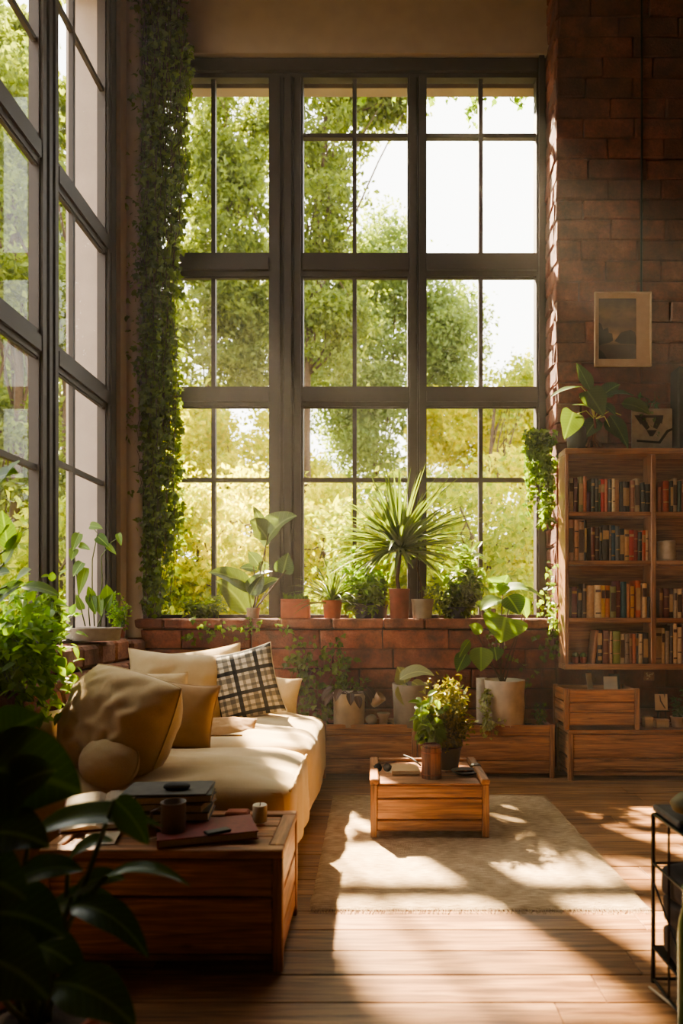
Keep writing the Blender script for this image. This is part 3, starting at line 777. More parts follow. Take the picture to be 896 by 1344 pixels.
BOOKC = {}
def bookmat(c):
    k = 'book_%d_%d_%d' % c
    if k not in MATS: plain(k, S(*c), 0.6, 45, 0.28, bstr=0.15)
    return k
def book(label, x0, x1, z0, z1, color, y0=5.165, dep=0.14, lean=0.0, group=None, band=None):
    w = x1-x0; c = ((x0+x1)/2, y0, z0)
    t = thing('book', label, 'book', c, group)
    T = Matrix.Translation(Vector(c)) @ Matrix.Rotation(lean, 4, 'Y')
    m = MB(); h = z1-z0
    # spine slightly rounded + boards
    n = 5
    for sx in (-1, 1):
        xa, xb = (w/2-0.0025, w/2) if sx > 0 else (-w/2, -w/2+0.0025)
        m.box(xa, xb, 0.004, dep, 0, h, M=T)
    vs = []
    for k in range(n+1):
        u = -1+2*k/n; vs += [T @ Vector((u*w/2, 0.005*u*u*1.0, 0)), T @ Vector((u*w/2, 0.005*u*u, h)), T @ Vector((u*w/2*.9, 0.008, 0)), T @ Vector((u*w/2*.9, 0.008, h))]
    fs = []
    for k in range(n):
        a = 4*k; b = a+4; fs += [(a, b, b+1, a+1), (a+2, a+3, b+3, b+2), (a+1, b+1, b+3, a+3), (a, a+2, b+2, b)]
    m.add(vs, fs); cov = m.build('cover', bookmat(color), t)
    m = MB(); m.box(-w/2+0.003, w/2-0.003, 0.009, dep-0.004, 0.003, h-0.004, M=T); m.build('pages', 'page_edges', t)
    if band:
        for (f0, f1) in band[1]:
            m = MB(); m.box(-w/2*0.86, w/2*0.86, -0.0008, 0.003, h*f0, h*f1, M=T); m.build('spine_band', bookmat(band[0]), cov)
    return t
TAN, BEI, CRM, GLD = (176, 132, 98), (168, 146, 118), (206, 182, 140), (196, 150, 82)
CN = {}
rows = [
 ('top shelf', 3, 0, 700, 580, 422, 'L', [(205,214,205,TAN,'tan'),(215,238,218,BEI,'beige'),(243,265,218,(86,36,36),'maroon'),(273,299,208,(128,122,78),'olive'),(300,320,208,(176,98,62),'orange'),(322,345,300,(74,46,62),'plum'),(347,367,220,(62,66,54),'dark grey'),(368,388,222,(58,60,50),'charcoal'),(390,404,230,(74,92,62),'green'),(405,428,225,(176,52,38),'red'),(429,447,222,(196,112,86),'salmon'),(450,470,225,(60,50,44),'dark brown'),(472,489,222,CRM,'cream'),(490,515,228,TAN,'tan'),(517,535,240,(30,28,28),'black'),(536,552,240,(36,33,32),'black'),(553,576,240,(28,27,28),'black'),(581,606,232,(140,86,62),'brown'),(608,636,220,BEI,'beige'),(645,667,245,(48,54,56),'slate'),(669,699,255,(28,34,36),'black')]),
 ('top shelf', 3, 1, 700, 580, 422, 'R', [(749,773,270,(150,72,50),'rust'),(775,810,235,(156,70,50),'red brown'),(820,838,235,(46,40,36),'dark'),(840,864,218,BEI,'beige'),(868,886,235,(50,64,52),'dark green'),(890,915,225,(120,70,50),'brown'),(917,940,238,(60,40,38),'maroon'),(942,970,228,BEI,'beige'),(972,1000,240,(40,44,48),'slate')]),
 ('second shelf', 2, 0, 700, 580, 712, 'L', [(212,243,468,(176,126,98),'tan'),(245,270,468,(184,138,106),'light tan'),(272,302,480,(168,136,112),'beige'),(304,318,470,(44,42,38),'black'),(345,367,512,(92,38,34),'maroon'),(369,394,515,(62,40,36),'dark brown'),(396,411,515,(28,26,26),'black'),(413,454,500,(32,30,32),'wide black'),(456,466,498,(110,104,98),'grey'),(468,491,500,(46,86,116),'blue'),(493,515,505,(76,82,84),'slate'),(518,545,520,(26,26,28),'black'),(547,573,528,(190,146,92),'gold'),(574,604,528,(168,44,34),'red'),(606,628,530,(124,32,30),'dark red'),(630,651,540,(34,32,30),'black'),(653,674,530,(182,84,54),'orange red'),(676,692,528,(196,160,124),'cream')]),
 ('third shelf', 1, 0, 700, 740, 326, 'L', [(207,228,145,(52,44,44),'charcoal'),(230,262,140,(98,44,66),'purple'),(268,291,150,(30,28,28),'black'),(296,317,122,(70,52,42),'dark brown'),(319,365,132,(190,158,120),'wide tan'),(369,405,130,CRM,'cream'),(407,431,132,(204,164,82),'yellow'),(433,460,132,(190,116,58),'orange'),(461,494,138,(134,134,86),'olive'),(497,522,105,(96,36,40),'maroon'),(527,557,110,(40,84,92),'teal'),(560,579,122,(164,100,54),'orange brown'),(581,605,135,(200,150,74),'gold'),(613,645,102,(178,86,52),'rust'),(653,682,118,(204,170,126),'cream'),(685,702,200,(36,32,32),'black')]),
 ('third shelf', 1, 1, 700, 740, 326, 'R', [(757,778,150,(108,74,56),'brown'),(780,812,150,(90,42,40),'maroon'),(815,838,150,(54,40,36),'dark brown'),(843,862,152,BEI,'beige'),(864,890,152,CRM,'cream'),(893,915,148,(120,80,56),'brown'),(917,945,155,(60,66,60),'dark green'),(948,968,150,TAN,'tan')]),
 ('bottom shelf', 0, 0, 700, 740, 598, 'L', [(362,384,395,(150,104,76),'leaning brown'),(386,415,395,(34,28,26),'black and gold'),(419,452,398,(110,64,48),'red brown'),(458,472,402,(180,142,104),'tan'),(475,520,402,(118,134,58),'wide olive green'),(523,547,420,(192,172,140),'cream'),(550,574,420,(132,120,104),'grey'),(577,592,420,(126,88,64),'brown'),(595,614,418,(168,98,66),'rust'),(616,632,418,(86,96,104),'slate blue'),(635,655,418,(212,192,160),'white'),(659,690,412,(30,28,28),'black')]),
 ('bottom shelf', 0, 1, 700, 740, 598, 'R', [(729,770,385,(160,142,116),'wide grey'),(772,790,385,CRM,'cream'),(793,815,400,(146,130,110),'grey'),(818,836,370,(66,52,44),'dark brown'),(838,862,358,(208,182,144),'cream'),(865,888,380,(200,176,140),'pale cream'),(890,915,365,(110,76,58),'brown'),(917,942,380,(60,60,66),'slate'),(945,970,372,TAN,'tan')]),
]
ORD = ['first', 'second', 'third', 'fourth', 'fifth', 'sixth', 'seventh', 'eighth', 'ninth', 'tenth', 'eleventh', 'twelfth', 'thirteenth', 'fourteenth', 'fifteenth', 'sixteenth', 'seventeenth', 'eighteenth', 'nineteenth', 'twentieth', 'twenty-first']
KS = 5.165
random.seed(21)
for rn, si, colu, ox, oy, bot, side, lst in rows:
    for k, (a, b, tp, colr, cn) in enumerate(lst):
        x0 = XX(ox+a/4.571, KS); x1 = XX(ox+b/4.571, KS)
        h = (bot-tp)/4.571*KS/F
        if x1 > bx1-0.035: break
        x0 = max(x0, bx0+0.026) if colu == 0 else max(x0, bd+0.02)
        if colu == 0: x1 = min(x1, bd-0.02)
        z = shelf_tops[si]+0.0008
        lean = 0.0
        if 'leaning' in cn: lean = R(7); x0 -= 0.016; x1 -= 0.016
        light = sum(colr) > 330
        bands = random.choice([None, ((0.78, 0.86), (0.12, 0.16)), ((0.6, 0.85),), ((0.3, 0.33), (0.7, 0.73)), ((0.2, 0.8),)])
        if cn == 'black and gold': bands = ((0.1, 0.22), (0.32, 0.42), (0.55, 0.9))
        band = None if not bands else ((72, 54, 44) if light else (168, 136, 92), bands)
        lab = '%s book, %s from the left in the %s column, %s' % (cn, ORD[k], 'left' if colu == 0 else 'right', rn)
        book(lab, x0+0.0004, x1-0.0004, z, z+h, colr, lean=lean, band=band, dep=random.uniform(.105, .135), y0=5.165+random.uniform(-.006, .008), group='books in the bookcase')
# ================================================================== SMALL OBJECTS
def pot(t, c, r, h, mat, taper=0.82, rim=0.012, soil=True, n=26, wob=0.01, seed=0, squash=None, name='pot'):
    c = Vector(c); m = MB(); rb = r*taper
    M = None if squash is None else Matrix.Diagonal((1, squash, 1, 1))
    prof = [(0.001, 0), (rb*.97, 0), (rb, 0.004), (r*0.985, h*0.82), (r, h*0.84) if rim else (r, h*.86), (r+rim*.4, h-0.004), (r+rim*.3, h), (r-0.008, h), (r-0.012, h*0.8), (0.001, h*0.8-.002)]
    m.lathe(prof, c, n, wob, seed, M); o = m.build(name, mat, t, smooth=False)
    o.data.polygons.foreach_set('use_smooth', [True]*len(o.data.polygons))
    if soil:
        m = MB(); m.lathe([(0.001, h*0.9), (r*0.6, h*0.89), (r-0.009, h*0.87)], c, n, 0, 0, M); m.build('soil', 'soil', t, smooth=True)

def stem(mb, a, b, r0, r1, bend=0.1, n=7, jit=0.0):
    a, b = Vector(a), Vector(b); pts = []; sd = rv(1)*bend*(b-a).length
    for k in range(n+1):
        s = k/n; pts.append(a.lerp(b, s) + sd*math.sin(PI*s)*0.5 + rv(jit))
    mb.tube(pts, r0, r1, 5); return pts

CAM = Vector((0, 0, CH))
def pleaf(mb, b, t, wpx, d0, d1=None, tilt=(0, -1, 0.5), droop=0.25, shape='ovate', fold=0.12, wave=0.02, ext=1.04, n=12, curl=0.0):
    d1 = d0 if d1 is None else d1
    A = P(b[0], b[1], d0); B = P(t[0], t[1], d1); D = B-A; l = D.length
    mb.leaf(A, (D + Vector((0, 0, 1))*l*droop*0.75), l*ext*(1+droop*.06), wpx*(d0+d1)/2/F, up=Vector(tilt), droop=droop, shape=shape, fold=fold, wave=wave, n=n, curl=curl)
    return A

def herb(name, label, cat, base, cloud, nst, nlf, ls, mat, stemmat='stem_green', potargs=None, seed=0, group=None, kind='diamond', droop=0.2, srad=0.003):
    """bushy plant: stems from base into an ellipsoid cloud (centre, radii); leaves along stems and twigs"""
    random.seed(seed); base = Vector(base); cc, rr = Vector(cloud[0]), Vector(cloud[1])
    t = thing(name, label, cat, base if potargs is None else potargs['c'], group)
    if potargs: pot(t, potargs['c'], potargs['r'], potargs['h'], potargs['mat'], **potargs.get('kw', {}))
    ms = MB(); ml = MB(); ends = []
    for k in range(nst):
        q = rv(1)
        while q.length > 1 or q.length < 0.35: q = rv(1)
        e = cc + Vector((q.x*rr.x, q.y*rr.y, q.z*rr.z)); pts = stem(ms, base + rv(0.012), e, srad, srad*.4, 0.25, 8)
        ends.append(pts)
    per = max(1, nlf//nst)
    for pts in ends:
        for k in range(per):
            s = random.random()**0.55; i = min(len(pts)-2, int(s*(len(pts)-1))); fr = s*(len(pts)-1)-i
            p = pts[i].lerp(pts[i+1], fr); off = rv(1)*0.13*max(rr)
            p = p + off*(0.4+s)
            d = (rv(1) + (p-cc)*(0.6/max(rr)) + Vector((0, 0, -droop))).normalized()
            l = ls*random.uniform(0.65, 1.25)
            nrm = (Vector((0, -0.2, 1)) + rv(0.7)).normalized()
            if kind == 'ivy': ml.leaf5(p, d, nrm, l, l*0.95)
            elif kind == 'oval': ml.leaf(p, d, l, l*0.6, up=nrm, droop=0.3, n=5, shape='ovate')
            elif kind == 'narrow': ml.leaf4(p, d, nrm, l, l*0.3)
            else: ml.leaf4(p, d, nrm, l, l*0.62)
    ms.build('stem', stemmat, t, smooth=True); ml.build('foliage', mat, t, smooth=(kind == 'oval'))
    return t

def vines(name, label, cat, strands, nlf, ls, mat, spread=0.04, seed=0, stemmat='stem_brown', group=None, down=0.8, srad=0.003, kind='ivy'):
    random.seed(seed); t = thing(name, label, cat, strands[0][0], group); ms = MB(); ml = MB()
    for pts in strands:
        fine = []
        for a, b in zip(pts[:-1], pts[1:]):
            for k in range(6): fine.append(Vector(a).lerp(Vector(b), k/6) + rv(spread*0.25))
        fine.append(Vector(pts[-1])); ms.tube(fine, srad, srad*.5, 4)
        ln = sum((Vector(b)-Vector(a)).length for a, b in zip(pts[:-1], pts[1:]))
        for k in range(int(nlf*ln)):
            s = random.random()*(len(fine)-1); i = min(len(fine)-2, int(s)); p = fine[i].lerp(fine[i+1], s-i) + rv(spread)
            d = (rv(1) + Vector((0, -0.15, -down))).normalized(); l = ls*random.uniform(0.55, 1.25)
            nrm = (Vector((0, -1, 0.4)) + rv(0.9)).normalized()
            (ml.leaf5 if kind == 'ivy' else ml.leaf4)(p, d, nrm, l, l*0.9)
    ms.build('vine_stem', stemmat, t, smooth=True); ml.build('foliage', mat, t)
    return t

def tuft(name, label, cat, base, n, l, w, mat, spread=(0.2, 1.1), droop=0.5, seed=0, potargs=None, trunk=None, group=None, bias=(0, 0, 0)):
    random.seed(seed); base = Vector(base); t = thing(name, label, cat, potargs['c'] if potargs else base, group)
    if potargs: pot(t, potargs['c'], potargs['r'], potargs['h'], potargs['mat'], **potargs.get('kw', {}))
    if trunk:
        m = MB(); m.tube(trunk, 0.016, 0.013, 8); m.build('trunk', 'stem_brown', t, smooth=True)
    m = MB()
    for k in range(n):
        a = k*2.399+random.uniform(-.3, .3); th = spread[0]+(spread[1]-spread[0])*((k+.5)/n)**0.8+random.uniform(-.1, .1)
        d = Vector((math.sin(th)*math.cos(a), math.sin(th)*math.sin(a), math.cos(th))) + Vector(bias)
        ll = l*random.uniform(0.75, 1.12)
        m.leaf(base + Vector((math.cos(a), math.sin(a), 0))*0.008 + Vector((0, 0, random.uniform(-.03, .02))), d, ll, w*random.uniform(.8, 1.2), droop=droop*random.uniform(.5, 1.3), shape='strap', fold=0.25, n=9)
    m.build('foliage', mat, t, smooth=True)
    return t

# ---- framed pictures
def picmat():
    m, nt, b, o = newmat('landscape_print')
    tc = N(nt, 'ShaderNodeTexCoord'); sp = N(nt, 'ShaderNodeSeparateXYZ'); L(nt, tc.outputs['UV'], sp.inputs[0])
    mp = N(nt, 'ShaderNodeMapping'); mp.inputs['Scale'].default_value = (1.0, 2.6, 1); L(nt, tc.outputs['UV'], mp.inputs[0])
    nz = N(nt, 'ShaderNodeTexNoise', Scale=3.2, Detail=5.0, Distortion=0.6); L(nt, mp.outputs[0], nz.inputs['Vector'])
    sky = ramp(nt, sp.outputs[1], [(0.0, S(70, 58, 48)), (0.22, S(64, 52, 42)), (0.34, S(168, 138, 106)), (0.55, S(96, 80, 64)), (0.75, S(130, 108, 86)), (1.0, S(58, 50, 44))])
    c = mixc(nt, 0.6, sky.outputs[0], ramp(nt, nz.outputs[0], [(0.3, (0.35,)*3), (0.7, (1.2,)*3)]).outputs[0], 'MULTIPLY')
    L(nt, c, b.inputs['Base Color']); b.inputs['Roughness'].default_value = 0.6
picmat()
yw = YP-0.001
fr = thing('picture', 'beige matted print of a dark landscape hanging on the brick pier', 'picture', P(816, 433, YP))
k = YP
x0, x1, z1, z0 = XX(779, k), XX(853.5, k), ZZ(384.5, k), ZZ(482, k)
m = MB()
for a in ((x0, x1, z0, z0+.012), (x0, x1, z1-.012, z1), (x0, x0+.012, z0+.0125, z1-.0125), (x1-.012, x1, z0+.0125, z1-.0125)): m.box(a[0], a[1], yw-0.024, yw, a[2], a[3], bev=0.002)
m.build('frame', 'print_mat', fr)
m = MB(); m.box(x0+.0125, x1-.0125, yw-0.016, yw-.002, z0+.0125, z1-.0125); m.build('mat_board', 'print_mat', fr)
ax0, ax1, az1, az0 = XX(784.5, k), XX(833.5, k), ZZ(393, k), ZZ(472, k)
m = MB(); yv = yw-0.0165
m.add([(ax0, yv, az0), (ax1, yv, az0), (ax1, yv, az1), (ax0, yv, az1)], [(0, 1, 2, 3)], [(0, 0), (1, 0), (1, 1), (0, 1)]); prn = m.build('print', 'landscape_print', fr)
m = MB()                                                     # printed dark trees and shore
def flat(mb, pts, y): mb.add([(ax0+(ax1-ax0)*u, y, az0+(az1-az0)*v) for u, v in pts], [tuple(range(len(pts)))])
flat(m, [(0, .22), (.1, .24), (.3, .27), (.38, .30), (.36, .42), (.27, .43), (.24, .52), (.12, .48), (.06, .58), (0, .6)], yv-.0006)
flat(m, [(.42, .29), (.6, .25), (1, .24), (1, .36), (.97, .44), (.85, .48), (.7, .46), (.58, .43), (.5, .36)], yv-.0006)
flat(m, [(0, .0), (.22, .0), (.12, .1), (.0, .16)], yv-.0006)
m.build('print_detail', 'black_card', prn)
m = MB(); cx = XX(841, k)
m.tube([(cx, YP-0.008, ZTOP-.05), (cx+.003, YP-0.010, 5.0), (cx-.002, YP-0.008, z1+0.0)], 0.008, n=6); m.build('hanging_cord', 'black_metal', fr)

# small art board on the bookcase
Kt = 5.2
zt_ = zt+0.001
ab = thing('art_board', 'grey board with black angular shape leaning on top of the bookcase', 'picture', (XX(855, Kt), 5.30, zt_))
TA = Matrix.Translation(Vector((0, 0, 0)))
x0, x1 = XX(829, 5.27), XX(882, 5.27); z1 = ZZ(536, 5.27)
m = MB(); m.box(x0, x1, 5.27, 5.285, zt_, z1, bev=.002); m.build('board', 'grey_clay', ab)
m = MB(); W_ = x1-x0; H_ = z1-zt_
def fl2(pts): m.add([(x0+W_*u, 5.2695, zt_+H_*v) for u, v in pts], [tuple(range(len(pts)))])
fl2([(.06, .84), (.78, .84), (.74, .64), (.60, .78), (.30, .78), (.22, .62)]); fl2([(.10, .80), (.30, .80), (.44, .56), (.36, .50)]); fl2([(.60, .80), (.78, .78), (.62, .52), (.52, .56)])
fl2([(.36, .50), (.62, .50), (.52, .36), (.44, .36)]); fl2([(.12, .28), (.66, .24), (.86, .50), (1, .55), (1, .50), (.90, .45), (.70, .19), (.12, .23)])
m.build('painted_shape', 'black_card', ab)
o = MB(); o.box(XX(884, 5.3), XX(884, 5.3)+0.2, 5.22, 5.37, zt_, ZZ(482, 5.25), bev=.01); m2 = thing('speaker', 'tall black box speaker at the right end of the bookcase top', 'speaker', (XX(884, 5.3)+0.1, 5.3, zt_))
o.build('cabinet', 'black_card', m2)
m = MB()
for zz in (0.22, 0.4): m.lathe([(0.055, 0), (0.055, 0.004), (0.05, 0.004), (0.02, -0.006), (0.001, -0.004)], (XX(884, 5.3)+0.1, 5.2195, zt_+zz), 20, M=Matrix.Rotation(PI/2, 4, 'X'))
m.build('driver', 'black_metal', m2)
v = thing('vase', 'plain dark rounded vase on the left end of the bookcase top', 'vase', (XX(757, 5.25), 5.25, zt_))
m = MB(); m.lathe([(.001, 0), (.05, 0), (.072, .03), (.078, .10), (.066, .165), (.06, .18), (.054, .18), (.06, .15), (.001, .1)], (XX(757, 5.25), 5.25, zt_), 24); m.build('body', 'dark_pot', v, smooth=True)

# driftwood plant on bookcase
random.seed(5)
d = 5.22
t = thing('potted_plant', 'leafy plant on a gnarled pale stem on top of the bookcase', 'plant', (XX(778, d), d, zt_))
m = MB()
for dx, s in ((-9, 0), (6, 1), (12, 2), (-2, 3)):
    m.tube([P(778+dx, 586.5, d+0.02*s-.03), P(776+dx*.3, 576, d), P(781, 562, d), P(780, 548, d)], 0.012, 0.009, 6)
m.build('root', 'bark_wood', t, smooth=True)
m = MB()
for tip in ((762, 507), (760, 521), (752, 545), (800, 560), (815, 545), (770, 520), (790, 530)): m.tube([P(780, 550, d), P((780+tip[0])/2+3, (545+tip[1])/2-6, d-.02), P(tip[0], tip[1], d-.05)], 0.005, 0.003, 5)
m.build('stem', 'pale_leaf', t, smooth=True)
m = MB()
pleaf(m, (775, 513), (757, 478), 20, 5.2, 5.2, droop=.1); pleaf(m, (765, 508), (724, 522), 17, 5.2, 5.12, droop=.35, tilt=(0, -.4, 1))
pleaf(m, (752, 541), (741, 575), 34, 5.16, 5.1, droop=.1, shape='heart', tilt=(.3, -1, .3)); pleaf(m, (770, 513), (790, 545), 38, 5.15, 5.1, droop=.2, shape='heart')
pleaf(m, (782, 540), (752, 532), 16, 5.2, 5.1, droop=.4, tilt=(0, -.3, 1)); pleaf(m, (795, 520), (830, 520), 26, 5.2, 5.15, droop=.4, tilt=(0, -.5, 1))
pleaf(m, (790, 530), (806, 545), 14, 5.2, 5.1, droop=.3); pleaf(m, (800, 545), (822, 588), 22, 5.2, 5.12, droop=.3, shape='lance'); pleaf(m, (795, 550), (812, 575), 26, 5.24, 5.2, droop=.3)
pleaf(m, (785, 550), (768, 575), 24, 5.26, 5.2, droop=.3); pleaf(m, (815, 530), (850, 545), 24, 5.25, 5.2, droop=.5); pleaf(m, (790, 520), (812, 505), 22, 5.28, 5.25, droop=.3)
m.build('foliage', 'broad_leaf', t, smooth=True)
herb('trailing_plant', 'dark small-leaved plant behind the grey art board on the bookcase', 'plant', (XX(846, 5.33), 5.335, zt_), (P(850, 528, 5.32), (.14, .03, .12)), 14, 200, .045, 'dark_leaf', seed=9)

# stone jar and little pots in the bookcase
j = thing('jar', 'ribbed grey stoneware jar on the second shelf, right column', 'jar', (XX(875.5, 5.2), 5.215, shelf_tops[2]))
m = MB(); prof = [(.001, .001), (.062, .001)] + [(.066+.0025*(k % 2), .01+.012*k) for k in range(12)] + [(.064, .152), (.055, .152), (.05, .12), (.001, .1)]
m.lathe(prof, (XX(875.5, 5.2), 5.22, shelf_tops[2]), 26); m.build('body', 'grey_clay', j, smooth=True)
for px, lab in ((755, 'tiny green potted cactus at the left of the bottom bookcase shelf'), (765, 'tiny green potted cactus second from left on bottom bookcase shelf')):
    c = (XX(px, 5.2), 5.2, shelf_tops[0]+.001); t = thing('small_cactus', lab, 'plant', c, 'small pots on the bottom shelf')
    pot(t, c, .026, .05, 'terracotta_dark', n=16); m = MB(); m.blob((c[0], c[1], c[2]+.06), (.023, .023, .025), wob=.2, seed=px); m.build('cactus_body', 'stem_green', t, smooth=True)

# cards and bits under the bookcase
def card(label, px0, px1, py0, py1, d, z0, mat='white_card', lean=R(10), mark=False, name='card', yaw=0):
    x0, x1 = XX(px0, d), XX(px1, d); h = (py1-py0)*d/F
    t = thing(name, label, 'card', ((x0+x1)/2, d, z0))
    T = Matrix.Translation(Vector(((x0+x1)/2, d, z0))) @ Matrix.Rotation(yaw, 4, 'Z') @ Matrix.Rotation(-lean, 4, 'X'); w = (x1-x0)/2
    m = MB(); m.box(-w, w, 0, .004, 0, h, M=T); m.build('sheet', mat, t)
    if mark:
        m = MB(); v = [T @ Vector((w*a, -.0008, h*b)) for a, b in ((-.3, .95), (-.1, .9), (.0, .6), (.7, .1), (.5, .1), (-.2, .55))]
        m.add(v, [(0, 1, 2, 3, 4, 5)]); v = [T @ Vector((w*a, -.0008, h*b)) for a, b in ((.45, 1), (.65, 1), (.55, .7))]; m.add(v, [(0, 1, 2)]); m.build('ink_mark', 'grey_slate', t)
    return t
zs_ = zc - 0.002
zcr = zc+(ZZ(904, 4.98)-zc)*0.72
card('narrow white card standing in the small oak crate', 771, 781, 884, 913, 5.18, zcr+.014, yaw=R(30))
card('square white card standing in the small oak crate', 793, 811, 889, 914, 5.15, zcr+.014)
card('dark card behind the square white card in the small crate', 800, 814, 886, 913, 5.22, zcr+.014, mat='dark_cloth')
st_ = thing('easel_stand', 'thin dark stand holding a small print on the wide chest', 'stand', P(868, 955, 5.22))
m = MB(); zz = zs_+.002
m.tube([(XX(862, 5.2), 5.2, zz), (XX(866, 5.2), 5.215, ZZ(908, 5.2))], .004); m.tube([(XX(875, 5.2), 5.2, zz), (XX(871, 5.2), 5.215, ZZ(908, 5.2))], .004); m.tube([(XX(868.5, 5.2), 5.29, zz), (XX(868.5, 5.2), 5.219, ZZ(908, 5.2))], .004); m.box(XX(859, 5.2), XX(877, 5.2), 5.178, 5.2, ZZ(933.5, 5.2), ZZ(932, 5.2)); m.build('legs', 'black_metal', st_)
card('small upright print with grey stroke on the thin dark stand', 859.5, 876, 911, 932, 5.188, ZZ(931.8, 5.2), mark=True, lean=R(4))
def trinket_box(label, px0, px1, py0, py1, d, mat):
    x0, x1 = XX(px0, d), XX(px1, d); t = thing('box', label, 'box', ((x0+x1)/2, d, zs_+.001)); h = (py1-py0)*d/F
    m = MB(); m.box(x0, x1, d, d+.06, zs_+.002, zs_+.002+h*.72, bev=.003); m.build('body', mat, t)
    m = MB(); m.box(x0-.002, x1+.002, d-.002, d+.062, zs_+.002+h*.74, zs_+.002+h, bev=.003); m.build('lid', mat, t)
trinket_box('small beige box on the wide chest beside the crate', 846, 857, 943, 957, 5.08, 'white_card')
trinket_box('flat beige box on the wide chest under the small print', 861, 878, 946, 957, 5.08, 'paper')
herb('potted_plant', 'small dim green plant at the right end of the wide chest', 'plant', (XX(889, 5.12), 5.12, zs_+.07), (P(891, 925, 5.15), (.07, .06, .15)), 10, 130, .045, 'dark_leaf', seed=31, potargs=dict(c=(XX(889, 5.12), 5.12, zs_+.001), r=.05, h=.08, mat='mushroom_clay'))
t = thing('plaque', 'small mottled red plaque on the wall under the bookcase', 'plaque', P(850, 887, YP-.01))
m = MB(); x0, x1, z0, z1 = XX(843.5, YP), XX(857, YP), ZZ(893, YP), ZZ(881.5, YP); m.box(x0, x1, YP-.022, YP-.006, z0, z1, bev=.003); m.build('tile', 'brick_old', t)
m = MB()
for k in range(14):
    random.seed(k); a = random.uniform(x0+.005, x1-.012); b = random.uniform(z0+.005, z1-.01); m.box(a, a+.008, YP-.0235, YP-.0215, b, b+.006)
m.build('raised_fleck', 'white_card', t)

# ================================================================== PLANTS ON THE SILL
zs0 = SILL+0.001
DS = 5.52
random.seed(6)
c = P(332, 812, DS); c.z = zs0
t = thing('potted_plant', 'broad-leaved paddle plant in a small pale pot on the sill left of the wide mullion', 'plant', c)
pot(t, c, .055, .085, 'grey_clay')
q = lambda cx, cy: (260+cx/3.733, 620+cy/3.733)
m = MB(); top = P(333, 795, DS)
for e in (q(330, 370), q(345, 300), q(245, 580), q(270, 460), q(430, 480), q(250, 590), q(330, 590)): stem(m, P(332, 803, DS), P(e[0], e[1], DS-.02), .007, .004, .12)
m.build('stem', 'stem_brown', t, smooth=True)
m = MB()
pleaf(m, q(325, 365), q(455, 200), 40, DS-.02, DS-.04, droop=.9, shape='ovate', tilt=(-.6, -1, .6), fold=.25)
pleaf(m, q(340, 330), q(262, 235), 34, DS-.02, DS-.06, droop=.6, tilt=(.5, -1, .5)); pleaf(m, q(330, 290), q(272, 170), 14, DS, DS+.02, droop=.1)
pleaf(m, q(250, 590), q(66, 480), 30, DS-.02, DS-.08, droop=.7, tilt=(.4, -.8, .8), fold=.2); pleaf(m, q(238, 690), q(104, 530), 42, DS-.03, DS-.10, droop=.6, tilt=(.6, -1, .4), fold=.2)
pleaf(m, q(240, 570), q(352, 478), 24, DS-.02, DS-.02, droop=.7, tilt=(-.2, -.3, 1)); pleaf(m, q(262, 610), q(385, 520), 24, DS, DS, droop=.6, tilt=(-.6, -1, .3)); pleaf(m, q(255, 600), q(318, 500), 26, DS-.05, DS-.06, droop=.3)
pleaf(m, q(300, 460), q(248, 392), 18, DS, DS, droop=.3); pleaf(m, q(290, 480), q(205, 470), 12, DS, DS, droop=.5); pleaf(m, q(330, 480), q(300, 440), 16, DS, DS-.03, droop=.3)
pleaf(m, q(415, 495), q(440, 398), 27, DS+.02, DS+.02, droop=.1, shape='heart', tilt=(0, -1, 0))
m.build('foliage', 'paddle_leaf', t, smooth=True)
# square terracotta planter
t = thing('square_planter', 'square terracotta block planter on the sill below the wide mullion', 'planter', (XX(386, 5.46), 5.48, zs0))
x0, x1 = XX(368, 5.42), XX(404.5, 5.42); z1 = ZZ(786, 5.42); m = MB(); m.box(x0, x1, 5.42, 5.425+.19, zs0, z1-.016, bev=.006)
for a in ((x0, x1, 5.42, 5.438), (x0, x1, 5.595, 5.613), (x0, x0+.018, 5.4385, 5.5945), (x1-.018, x1, 5.4385, 5.5945)): m.box(a[0], a[1], a[2], a[3], z1-.0158, z1, bev=.003)
m.build('pot', 'terracotta', t); m = MB(); m.box(x0+.018, x1-.018, 5.4385, 5.5945, z1-.016, z1-.008); m.build('soil', 'soil', t)
random.seed(8); m = MB()
for k in range(60):
    p = Vector((random.uniform(x0+.02, x1-.02), random.uniform(5.44, 5.59), z1-.008)); m.leaf4(p, Vector((random.uniform(-.5, .5), random.uniform(-.5, .5), 1)), rv(1), random.uniform(.03, .07), .02)
m.build('foliage', 'strap_leaf', t)
# spider plant
c = P(436, 812, 5.5); c.z = zs0
tuft('spider_plant', 'spiky spider plant in a small terracotta pot beside the square planter', 'plant', c+Vector((0, 0, .13)), 70, .40, .024, 'strap_leaf', (.1, 1.4), .7, 3, dict(c=c, r=.078, h=.145, mat='terracotta'))
# dracaena
c = P(524, 815, 5.46); c.z = zs0
top = P(525, 722, 5.47)
tuft('dragon_tree', 'tall palm-like dracaena in a reddish brown pot in the middle of the sill', 'plant', top, 170, .66, .04, 'strap_leaf', (.05, 1.8), .4, 4, dict(c=c, r=.08, h=.235, mat='terracotta_dark', kw=dict(taper=.92)), trunk=[c+Vector((0, 0, .2)), P(521, 760, 5.46), P(524, 735, 5.47), top])
